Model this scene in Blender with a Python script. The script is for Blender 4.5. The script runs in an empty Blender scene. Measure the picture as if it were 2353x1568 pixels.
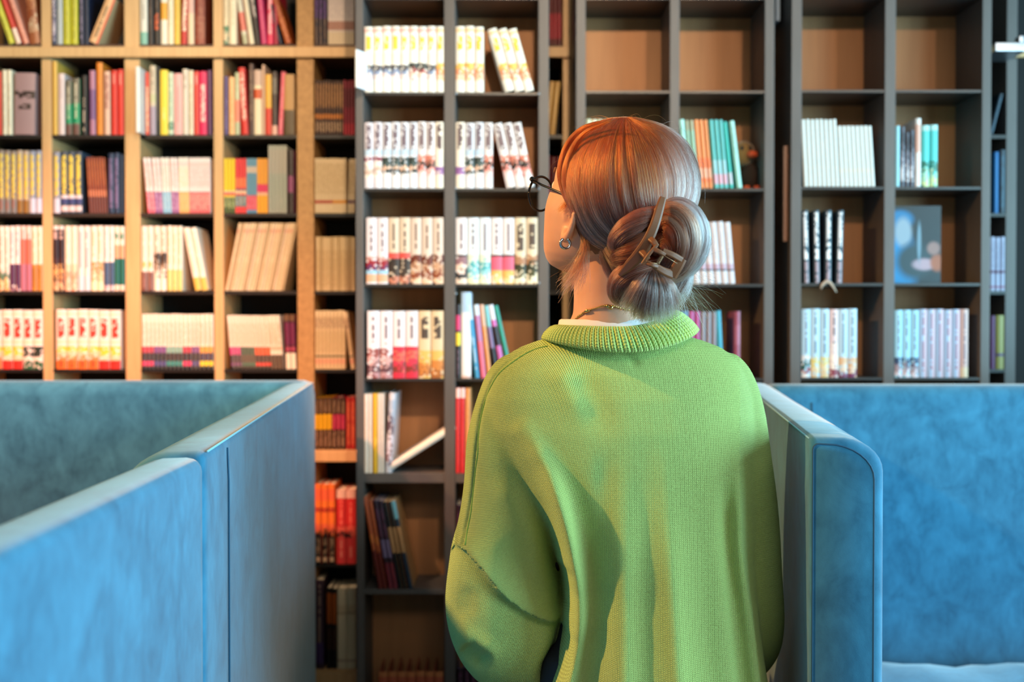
import bpy, bmesh, math, random
import numpy as np
from mathutils import Vector, Matrix
R=math.radians
random.seed(7); RNG=np.random.RandomState(11)
scene=bpy.context.scene
COL=scene.collection
F_PX=2288.0; CX,CY=1176.5,784.0; CAMZ=1.35; PITCH=R(0.8)
CPI,SPI=math.cos(PITCH),math.sin(PITCH)
def P(px,py,Y):
    "world point on the ray through a photo point, at distance Y into the room"
    u=(px-CX)/F_PX; v=(CY-py)/F_PX
    dy=CPI+v*SPI; dz=v*CPI-SPI
    return Vector((u*Y/dy,Y,CAMZ+dz*Y/dy))
def PZ(px,py,z):
    u=(px-CX)/F_PX; v=(CY-py)/F_PX
    dy=CPI+v*SPI; dz=v*CPI-SPI
    t=(z-CAMZ)/dz
    return Vector((u*t,dy*t,z))
def proj(co):
    "world array -> photo coordinates"
    x=co[:,0]; y=co[:,1]; z=co[:,2]-CAMZ
    d=y*CPI-z*SPI; up=y*SPI+z*CPI
    return CX+F_PX*x/d, CY-F_PX*up/d
def H(h,a=1.0):
    h=h.lstrip('#')
    c=[int(h[i:i+2],16)/255 for i in (0,2,4)]
    return tuple((x/12.92 if x<=.04045 else ((x+.055)/1.055)**2.4) for x in c)+(a,)
def tag(o,label=None,cat=None,group=None,kind=None):
    if label: o['label']=label
    if cat: o['category']=cat
    if group: o['group']=group
    if kind: o['kind']=kind
    return o
def empty(name,loc=(0,0,0),rz=0):
    o=bpy.data.objects.new(name,None); COL.objects.link(o); o.location=loc; o.rotation_euler=(0,0,rz)
    o.empty_display_size=.05; return o
def link(name,me,mat=None,parent=None):
    o=bpy.data.objects.new(name,me); COL.objects.link(o)
    if mat and not me.materials: me.materials.append(mat)
    if parent: o.parent=parent; o.matrix_parent_inverse=Matrix.Translation(parent.location).inverted() if parent.type=='EMPTY' and parent.rotation_euler.z==0 else Matrix.Identity(4)
    return o
class MB:
    "collects shapes for ONE mesh"
    def __init__(s): s.v=[]; s.f=[]
    def add(s,vs,fs):
        n=len(s.v); s.v+=[tuple(v) for v in vs]; s.f+=[tuple(i+n for i in f) for f in fs]; return s
    def box(s,a,b):
        x0,y0,z0=a; x1,y1,z1=b
        return s.add([(x0,y0,z0),(x1,y0,z0),(x1,y1,z0),(x0,y1,z0),(x0,y0,z1),(x1,y0,z1),(x1,y1,z1),(x0,y1,z1)],
          [(0,3,2,1),(4,5,6,7),(0,1,5,4),(1,2,6,5),(2,3,7,6),(3,0,4,7)])
    def loft(s,rings,cap=True,closed=True):
        n=len(rings[0]); vs=[p for r in rings for p in r]; fs=[]
        for i in range(len(rings)-1):
            for j in range(n if closed else n-1):
                k=(j+1)%n; fs.append((i*n+j,i*n+k,(i+1)*n+k,(i+1)*n+j))
        if cap: fs.append(tuple(range(n-1,-1,-1))); fs.append(tuple((len(rings)-1)*n+j for j in range(n)))
        return s.add(vs,fs)
    def tube(s,pts,rad,n=8,flat=1.0,cap=True):
        pts=[Vector(p) for p in pts]
        if not hasattr(rad,'__len__'): rad=[rad]*len(pts)
        rings=[]; up=None
        for i,p in enumerate(pts):
            t=(pts[min(i+1,len(pts)-1)]-pts[max(i-1,0)]).normalized()
            if up is None:
                up=Vector((0,-1,0)) if abs(t.y)<.8 else Vector((1,0,0))
            a=(up-t*up.dot(t)).normalized(); up=a; b=t.cross(a)
            rings.append([p+(a*math.cos(2*math.pi*k/n)*flat+b*math.sin(2*math.pi*k/n))*rad[i] for k in range(n)])
        return s.loft(rings,cap)
    def mesh(s,name,smooth=False):
        me=bpy.data.meshes.new(name); me.from_pydata(s.v,[],s.f); me.validate(); me.update()
        bm=bmesh.new(); bm.from_mesh(me); bmesh.ops.recalc_face_normals(bm,faces=bm.faces); bm.to_mesh(me); bm.free()
        if smooth: me.polygons.foreach_set('use_smooth',[True]*len(me.polygons))
        return me
    def build(s,name,mat,parent=None,smooth=False,bevel=0,seg=2,sub=0,angle=None):
        o=link(name,s.mesh(name,smooth),mat,parent)
        if bevel:
            m=o.modifiers.new('b','BEVEL'); m.width=bevel; m.segments=seg; m.limit_method='ANGLE'; m.angle_limit=R(35)
            o.data.polygons.foreach_set('use_smooth',[True]*len(o.data.polygons))
            w=o.modifiers.new('w','WEIGHTED_NORMAL'); w.keep_sharp=True
        if sub:
            m=o.modifiers.new('s','SUBSURF'); m.levels=sub; m.render_levels=sub
        return o
def catmull(pts,n):
    pts=np.array([tuple(p) for p in pts],float)
    q=np.vstack([2*pts[0]-pts[1],pts,2*pts[-1]-pts[-2]])
    out=[]; m=len(pts)-1
    for t in np.linspace(0,m,n):
        i=min(int(t),m-1); f=t-i
        a,b,c,d=q[i],q[i+1],q[i+2],q[i+3]
        out.append(.5*((2*b)+(-a+c)*f+(2*a-5*b+4*c-d)*f*f+(-a+3*b-3*c+d)*f**3))
    return np.array(out)
# ---------------- materials
def newmat(name):
    m=bpy.data.materials.new(name); m.use_nodes=True
    nt=m.node_tree; b=nt.nodes['Principled BSDF']; return m,nt,b
def flat(name,col,rough=.6,metal=0,**k):
    m,nt,b=newmat(name); b.inputs['Base Color'].default_value=col; b.inputs['Roughness'].default_value=rough; b.inputs['Metallic'].default_value=metal
    for kk,v in k.items(): b.inputs[kk.replace('_',' ')].default_value=v
    return m
def wood(name,c1,c2,rough=.5,scale=(1,1,12),bump=.05,detail=6,nscale=6):
    m,nt,b=newmat(name); N=nt.nodes; L=nt.links
    tc=N.new('ShaderNodeTexCoord'); mp=N.new('ShaderNodeMapping'); mp.inputs['Scale'].default_value=scale
    no=N.new('ShaderNodeTexNoise'); no.inputs['Scale'].default_value=nscale; no.inputs['Detail'].default_value=detail; no.inputs['Roughness'].default_value=.6
    cr=N.new('ShaderNodeValToRGB'); cr.color_ramp.elements[0].position=.3; cr.color_ramp.elements[1].position=.72
    cr.color_ramp.elements[0].color=c1; cr.color_ramp.elements[1].color=c2
    L.new(tc.outputs['Object'],mp.inputs[0]); L.new(mp.outputs[0],no.inputs[0]); L.new(no.outputs[0],cr.inputs[0]); L.new(cr.outputs[0],b.inputs['Base Color'])
    b.inputs['Roughness'].default_value=rough
    bp=N.new('ShaderNodeBump'); bp.inputs['Strength'].default_value=bump; L.new(no.outputs[0],bp.inputs['Height']); L.new(bp.outputs[0],b.inputs['Normal'])
    return m
M={}
M['wood']=wood('light_oak',H('#c39a68'),H('#d4ac78'),.5,(14,14,1))
M['chip']=wood('particle_board',H('#a07848'),H('#bd935e'),.6,(1,1,1),.1,5,60)
M['blackshelf']=flat('black_shelf',H('#171412'),.45)
M['innerwall']=wood('brown_inner_board',H('#4a3228'),H('#5a3e30'),.6,(3,3,1))
M['darkback']=flat('black_back_board',H('#0c0908'),.7)
M['grey']=wood('grey_metal_frame',H('#554e4b'),H('#5d5653'),.5,(4,4,1),.02)
M['backbrown']=wood('brown_back_board',H('#a06c42'),H('#ad774a'),.62,(9,9,.5),.03,3,5)
M['steel']=flat('brushed_steel',H('#b9bcc4'),.3,.9)
M['handle']=flat('brown_handle',H('#8a6048'),.4)
def velvet():
    m,nt,b=newmat('blue_velvet'); N=nt.nodes; L=nt.links
    tc=N.new('ShaderNodeTexCoord')
    n1=N.new('ShaderNodeTexNoise'); n1.inputs['Scale'].default_value=13; n1.inputs['Detail'].default_value=5; n1.inputs['Roughness'].default_value=.6; n1.inputs['Distortion'].default_value=.6
    mp=N.new('ShaderNodeMapping'); mp.inputs['Scale'].default_value=(1,1,.8)
    L.new(tc.outputs['Object'],mp.inputs[0]); L.new(mp.outputs[0],n1.inputs[0])
    n2=N.new('ShaderNodeTexNoise'); n2.inputs['Scale'].default_value=70; n2.inputs['Detail'].default_value=4
    mp2=N.new('ShaderNodeMapping'); mp2.inputs['Scale'].default_value=(1,1,.5); L.new(tc.outputs['Object'],mp2.inputs[0]); L.new(mp2.outputs[0],n2.inputs[0])
    ma=N.new('ShaderNodeMath'); ma.operation='MULTIPLY_ADD'; ma.inputs[1].default_value=.35; L.new(n2.outputs[0],ma.inputs[0]); L.new(n1.outputs[0],ma.inputs[2])
    cr=N.new('ShaderNodeValToRGB'); e=cr.color_ramp.elements; e[0].position=.40; e[1].position=.98
    e[0].color=H('#1a5472'); e[1].color=H('#3c84a6')
    L.new(ma.outputs[0],cr.inputs[0]); L.new(cr.outputs[0],b.inputs['Base Color'])
    b.inputs['Roughness'].default_value=.85; b.inputs['Specular IOR Level'].default_value=.15
    b.inputs['Sheen Weight'].default_value=.5; b.inputs['Sheen Roughness'].default_value=.45; b.inputs['Sheen Tint'].default_value=(1,.97,.95,1)
    n3=N.new('ShaderNodeTexNoise'); n3.inputs['Scale'].default_value=900; L.new(tc.outputs['Object'],n3.inputs[0])
    bp=N.new('ShaderNodeBump'); bp.inputs['Strength'].default_value=.25; bp.inputs['Distance'].default_value=.0006; L.new(n3.outputs[0],bp.inputs['Height']); L.new(bp.outputs[0],b.inputs['Normal'])
    return m
M['velvet']=velvet()
M['seam']=flat('blue_thread',H('#1c4a66'),.8)
M['pipe']=flat('light_blue_piping',H('#7fb9d2'),.7,Sheen_Weight=.6)
def bookmat():
    m,nt,b=newmat('printed_book'); N=nt.nodes; L=nt.links
    a=N.new('ShaderNodeAttribute'); a.attribute_name='print'; L.new(a.outputs['Color'],b.inputs['Base Color']); b.inputs['Roughness'].default_value=.45
    return m
M['book']=bookmat()
M['page']=flat('page_paper',H('#d8c9ae'),.9)
# ---------------- room shell
XL,XR,YB,YF,ZC=-3.6,3.6,3.66,-3.2,3.3
def struct(name,mb,mat,**k): return tag(mb.build(name,mat,**k),kind='structure')
M['floor']=wood('floor_boards',H('#6e5138'),H('#8a6746'),.4,(1,12,1),.03)
M['plaster']=wood('dark_plaster',H('#0b0a0b'),H('#100f11'),.8,(1,1,1),.02,3,3)
M['plaster2']=wood('warm_plaster',H('#8a7f76'),H('#968b80'),.85,(1,1,1),.02,3,3)
struct('floor',MB().box((XL,YF,-.1),(XR,YB+.1,0)),M['floor'])
struct('ceiling',MB().box((XL,YF,ZC),(XR,YB+.1,ZC+.1)),M['plaster2'])
struct('wall_back',MB().box((XL,YB,0),(XR,YB+.1,ZC)),M['plaster'])
struct('wall_left',MB().box((XL-.1,YF,0),(XL,YB+.1,ZC)),M['plaster2'])
struct('wall_front',MB().box((XL-.1,YF-.1,0),(XR+.1,YF,ZC)),M['plaster2'])
w=MB()   # right wall with one long window opening
WY0,WY1,WZ0,WZ1=-2.5,2.4,.4,2.9
w.box((XR,YF,0),(XR+.1,YB+.1,WZ0)).box((XR,YF,WZ1),(XR+.1,YB+.1,ZC)).box((XR,YF,WZ0),(XR+.1,WY0,WZ1)).box((XR,WY1,WZ0),(XR+.1,YB+.1,WZ1))
struct('wall_right',w,M['plaster2'])
w=MB()
for y in (WY0+.03,WY0+1.23,WY0+2.45,WY0+3.67,WY1-.03): w.box((XR+.02,y-.03,WZ0),(XR+.08,y+.03,WZ1))
w.box((XR+.02,WY0,WZ0),(XR+.08,WY1,WZ0+.06)).box((XR+.02,WY0,WZ1-.06),(XR+.08,WY1,WZ1))
struct('window_1',w,M['grey'])

# ---------------- bookcases
YD=3.05; DD=.185      # grey sliding bookcases: front plane and depth
YW=3.36; WD=.215      # wooden wall bookcase
def xs(px,Y): return (px-CX)/F_PX*Y/(CPI)
def zs(py,Y): return P(CX,py,Y).z
def grey_case(name,label,ups,rows,extra_bottom=0):
    base=P((ups[0][0]+ups[-1][1])/2,784,YD); root=empty(name,(base.x,YD+DD/2,0)); tag(root,label,'bookcase','grey sliding bookcases in front of the wooden one')
    zt=2.52
    X=[(xs(a,YD),xs(b,YD)) for a,b in ups]
    for a,b in X: MB().box((a,YD,0.03),(b,YD+DD,zt)).build('upright',M['grey'],root,bevel=.0015)
    MB().box((X[0][0],YD+DD,.03),(X[-1][1],YD+DD+.012,zt)).build('back_panel',M['backbrown'],root)
    MB().box((X[0][0],YD,zt),(X[-1][1],YD+DD+.012,zt+.03)).build('top_board',M['grey'],root,bevel=.0015)
    MB().box((X[0][0],YD,.0),(X[-1][1],YD+DD+.012,.03)).build('plinth',M['grey'],root,bevel=.0015)
    for r,(py,th) in enumerate(rows):
        z=zs(py,YD)
        for i in range(len(X)-1):
            MB().box((X[i][1],YD+.002,z-th),(X[i+1][0],YD+DD,z)).build('shelf',M['grey'] if th>.014 else M['darkshelf'],root,bevel=.001)
    z=zs(-8,YD)
    return root,X
M['darkshelf']=wood('dark_grey_shelf',H('#2f2b2b'),H('#38332f'),.35,(1,1,1),.01)
ROWS=[(-452,.009),(-230,.009),(-8,.009),(212,.009),(433,.009),(653,.009),(870,.009),(1088,.03),(1355,.016),(1640,.02)]
UA=[(818,836),(1021,1046),(1237,1261)]
UB=[(1323,1345),(1538,1560),(1755,1777)]
UC=[(1816,1840),(2030,2055),(2253,2274)]
caseA,XA=grey_case('bookcase','tall grey open bookcase left of the person, full of books','' or UA,ROWS)
caseB,XB=grey_case('bookcase','grey bookcase behind the head, its top cells standing empty',UB,[(a-(4 if 0<a<300 else 0),b) for a,b in ROWS])
caseC,XC=grey_case('bookcase','rightmost grey bookcase above the blue sofa, mostly empty cells',UC,[(a-(6 if 0<a<300 else 4 if a<500 else 2),b) for a,b in ROWS])
# pins on the shelf corners of the nearest case, a brown pull bar beside the right case
for (px,py) in [(1047,215),(1238,215),(1047,433),(1238,433),(1238,650),(1047,675)]:
    p=P(px,py,YD-.002); MB().tube([p,p+Vector((0,.006,0))],.0035,10).build('shelf_pin',M['steel'],caseA,smooth=True)
hb=MB(); hx0,hx1=xs(1799,YD+.02),xs(1809,YD+.02)
hb.box((hx0,YD+.02,zs(555,YD+.02)),(hx1,YD+.035,zs(335,YD+.02)))
hb.box((hx1,YD+.024,zs(540,YD)),(XC[0][0],YD+.034,zs(532,YD))).box((hx1,YD+.024,zs(360,YD)),(XC[0][0],YD+.034,zs(352,YD)))
tag(hb.build('pull_handle',M['handle'] if 'handle' in M else M['chip'],caseC,bevel=.003),'brown wooden pull handle')
# wooden wall bookcase
wc=empty('bookcase',(0,YW+WD/2,0)); tag(wc,'long light oak wall bookcase running behind the grey ones','bookcase')
WU=[(-98,-62),(98,121),(288,323),(492,514),(683,722),(888,911),(1085,1122),(1293,1318),(1487,1524),(1700,1723),(1900,1937),(2105,2128),(2310,2335)]
XWU=[(xs(a,YW),xs(b,YW)) for a,b in WU]
WROW=[102,310,490,669,849,1033,1297,1538]
z0w,z1w=.0,2.62
for i,(a,b) in enumerate(XWU):
    mat=M['chip'] if i==4 else M['grey'] if i>10 else M['wood']  # far-right oak uprights in grey: cool light put into their colour
    MB().box((a,YW+.004,0),(b,YW+WD,z1w)).build('upright',mat,wc,bevel=.002)
MB().box((XWU[0][0],YW+WD,0),(XWU[-1][1],YW+WD+.012,z1w)).build('back_panel',M['darkback'],wc)
zb=zs(107,YW-.012)
MB().box((XWU[0][0],YW-.012,zs(131,YW-.012)),(XWU[-1][1]+.02,YW+.003,zb)).build('front_beam',M['wood'],wc,bevel=.002)
MB().box((XWU[0][0],YW-.012,zs(1062,YW-.012)),(XWU[7][1],YW+.003,zs(1036,YW-.012))).build('front_beam',M['wood'],wc,bevel=.002)
MB().box((XWU[0][0],YW-.012,zs(1610,YW)),(XWU[7][1],YW+.003,zs(1546,YW))).build('front_beam',M['wood'],wc,bevel=.002)
for i in range(len(WU)-1):
    for j,py in enumerate(WROW):
        if i not in (0,1,2,3,4,6,7,11) and j not in (0,5): continue
        z=zs(py,YW); th=.028 if j in (0,5) else .045 if j==7 else .011
        MB().box((XWU[i][1],YW+.004,z-th),(XWU[i+1][0],YW+WD,z)).build('shelf',M['wood'] if j in (5,7) else M['innerwall'] if j==0 else M['blackshelf'],wc)
# inner lining of the side boards (brown)
# grey steel arm of the sliding rail at the far right
rr=empty('rail_bracket',P(2312,104,3.24)); tag(rr,'pale steel rail bracket jutting out at the upper right edge','bracket')
MB().box((xs(2276,3.22),3.2,zs(118,3.2)),(xs(2347,3.22),3.33,zs(97,3.2))).build('bracket_arm',M['steel'],rr,bevel=.003)
MB().box((xs(2330,3.22),3.2,zs(97,3.2)),(xs(2342,3.22),3.23,zs(82,3.2))).build('bracket_lip',M['steel'],rr,bevel=.002)
# ---------------- books: printed spines are a grid of coloured faces on the spine
NC,NR=5,34
def paint(spec,seed):
    rnd=random.Random(seed)
    toks=spec.split()
    g=np.zeros((NR,NC,3)); g[:]=H(toks[0])[:3]
    for tk in toks[1:]:
        k,rng,cols,*w=tk.split(':'); a,b=[float(x) for x in rng.split('-')]
        cols=[H(c)[:3] for c in cols.split(',')]
        r0,r1=int(round(a*NR)),max(int(round(a*NR))+1,int(round(b*NR)))
        for r in range(r0,min(r1,NR)):
            for c in range(NC):
                if k=='b': g[r,c]=cols[0]
                elif k=='t':
                    ww=int(w[0]) if w else 1
                    if abs(c-NC//2)<=ww-1 or (ww==0 and c==NC//2):
                        if rnd.random()<.8: g[r,c]=cols[rnd.randrange(len(cols))]
                elif k=='a':
                    if rnd.random()<.85:
                        q=(r-r0)/max(1,(r1-r0)); g[r,c]=cols[min(len(cols)-1,int(q*len(cols)+rnd.uniform(-.5,.5))%len(cols))]
                elif k=='s':  # side strip
                    if c>=int(w[0]): g[r,c]=cols[0]
    return g
def book_mesh(spec,wd,dp,ht,seed,pages=True,cover=None):
    g=paint(spec,seed); V=[];Fc=[];C=[]
    base=tuple(g[NR//2,0]) if cover is None else H(cover)[:3]
    hw=wd/2
    for r in range(NR+1):
        for c in range(NC+1):
            x=-hw+wd*c/NC; b=.0034*(1-(2*c/NC-1)**2)*min(1,wd/.014)
            V.append((x,-b,ht*(1-r/NR)))
    for r in range(NR):
        for c in range(NC):
            i=r*(NC+1)+c; Fc.append((i,i+NC+1,i+NC+2,i+1)); C.append(tuple(g[r,c]))
    def box(a,b,col):
        n=len(V); x0,y0,z0=a;x1,y1,z1=b
        V.extend([(x0,y0,z0),(x1,y0,z0),(x1,y1,z0),(x0,y1,z0),(x0,y0,z1),(x1,y0,z1),(x1,y1,z1),(x0,y1,z1)])
        for f in [(0,3,2,1),(4,5,6,7),(0,1,5,4),(1,2,6,5),(2,3,7,6),(3,0,4,7)]: Fc.append(tuple(n+i for i in f)); C.append(col)
    t=min(.0012,wd*.12)
    box((-hw,0,0),(-hw+t,dp,ht),base); box((hw-t,0,0),(hw,dp,ht),base); box((-hw+t,0.0002,0),(hw-t,.0014,ht),base)
    if pages: box((-hw+t,.0014,.002),(hw-t,dp-.003,ht-.0025),H('#d6c6a8')[:3])
    me=bpy.data.meshes.new('book'); me.from_pydata(V,[],Fc)
    at=me.color_attributes.new('print','FLOAT_COLOR','CORNER')
    arr=np.repeat(np.array([c+(1,) for c in C],dtype=np.float32),4,axis=0)
    at.data.foreach_set('color',arr.ravel()); me.materials.append(M['book']); return me
def page_block(wd,dp,ht):
    t=min(.0012,wd*.12); return MB().box((-wd/2+t,.0014,.002),(wd/2-t,dp-.003,ht-.0025)).mesh('page_block')
ORD='first second third fourth fifth sixth seventh eighth ninth tenth eleventh twelfth thirteenth fourteenth fifteenth sixteenth seventeenth eighteenth nineteenth twentieth twenty-first twenty-second twenty-third twenty-fourth twenty-fifth'.split()
NUM='one two three four five six seven eight nine ten eleven twelve thirteen fourteen fifteen sixteen seventeen eighteen nineteen twenty twenty-one twenty-two twenty-three twenty-four twenty-five'.split()
CACHE={}
PENDING=[]
def put(style,xl,wpx,top,bot,Y,where,lean=0,dp=.13,fwd=0,pages=False,seed=0,cover=None,cat='book'):
    """one book: xl,wpx = left edge and width of the spine at its foot, top/bot rows; lean in degrees (top to the right +)"""
    spec,desc=STY[style]
    ppm=F_PX/Y
    ln=R(lean); 
    wd=wpx/ppm*math.cos(ln)*(.93 if wpx>16 else .88 if wpx>9 else .80); ht=(bot-top)/ppm/ math.cos(ln)
    if lean: ht=((bot-top)/ppm-abs(math.sin(ln))*wd)/math.cos(ln)
    key=(style,round(wd,3),round(ht,3),round(dp,3),seed%3,pages,cover)
    if key not in CACHE: CACHE[key]=(book_mesh(spec,round(wd,4),dp,round(ht,4),sum(map(ord,style))%97+seed%3,not pages,cover), page_block(round(wd,4),dp,round(ht,4)) if pages else None)
    me,pg=CACHE[key]
    o=bpy.data.objects.new('book',me); COL.objects.link(o)
    z=zs(bot,Y)+abs(math.sin(ln))*wd/2+.0004; x=xs(xl+wpx/2,Y)
    if lean: x-=0
    o.location=(x,Y+.003-fwd,z); o.rotation_euler=(0,ln,0)
    if pages:
        c=bpy.data.objects.new('page_block',pg); 
        if not pg.materials: pg.materials.append(M['page'])
        COL.objects.link(c); c.parent=o
    PENDING.append((o,desc,where,xl,cat,max(1,min(bot,1568)-max(top,0))*wpx*(1.0 if xl>-5 else .3))); return o
def run(style,n,x0,x1,top,bot,Y,where,lean=0,lean2=None,jit=2,**k):
    w=(x1-x0)/n
    for i in range(n):
        l=lean if lean2 is None else lean+(lean2-lean)*i/max(1,n-1)
        st=style if isinstance(style,str) else style[i%len(style)]
        put(st,x0+i*w,w,top+random.uniform(-jit,jit)*.6,bot,Y,where,lean=l,seed=i,**k)
def finish_books(limit=300):
    from collections import defaultdict
    global PENDING
    PENDING.sort(key=lambda t:-t[5]); rest=PENDING[limit:]; PENDING=PENDING[:limit]
    V=[];F_=[];C_=[];n0=0
    for t in rest:
        o=t[0]; me=o.data; mw=Matrix.Translation(o.location)@o.rotation_euler.to_matrix().to_4x4()
        k=len(me.vertices); a=np.empty(k*3); me.vertices.foreach_get('co',a); a=a.reshape(-1,3); mm=np.array(mw); V.append(a@mm[:3,:3].T+mm[:3,3])
        f=np.empty(len(me.loops),np.int32); me.loops.foreach_get('vertex_index',f); F_.append(f.reshape(-1,4)+n0); n0+=k
        cc=np.empty(len(me.loops)*4,np.float32); me.color_attributes['print'].data.foreach_get('color',cc); C_.append(cc)
        for ch in list(o.children): bpy.data.objects.remove(ch)
        bpy.data.objects.remove(o)
    if rest:
        me=bpy.data.meshes.new('thin_books'); me.from_pydata(np.concatenate(V).tolist(),[],np.concatenate(F_).tolist()); me.color_attributes.new('print','FLOAT_COLOR','CORNER').data.foreach_set('color',np.concatenate(C_)); me.materials.append(M['book'])
        o=bpy.data.objects.new('thin_books',me); COL.objects.link(o); tag(o,'remaining slim paperbacks packed between the larger books on the wooden shelves','books',None,'stuff')
    g=defaultdict(list)
    for t in PENDING: g[(t[1],t[2])].append(t)
    for (desc,where),L in g.items():
        L.sort(key=lambda t:t[3])
        pl=desc+'s' if not desc.endswith('y') else desc
        for i,t in enumerate(L):
            lab=f'{desc}, {where}' if len(L)==1 else (f'{ORD[i]} from left of {NUM[len(L)-1]} {pl}, {where}')
            tag(t[0],lab,t[4],'books, '+where if len(L)>1 or True else None)
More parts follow.
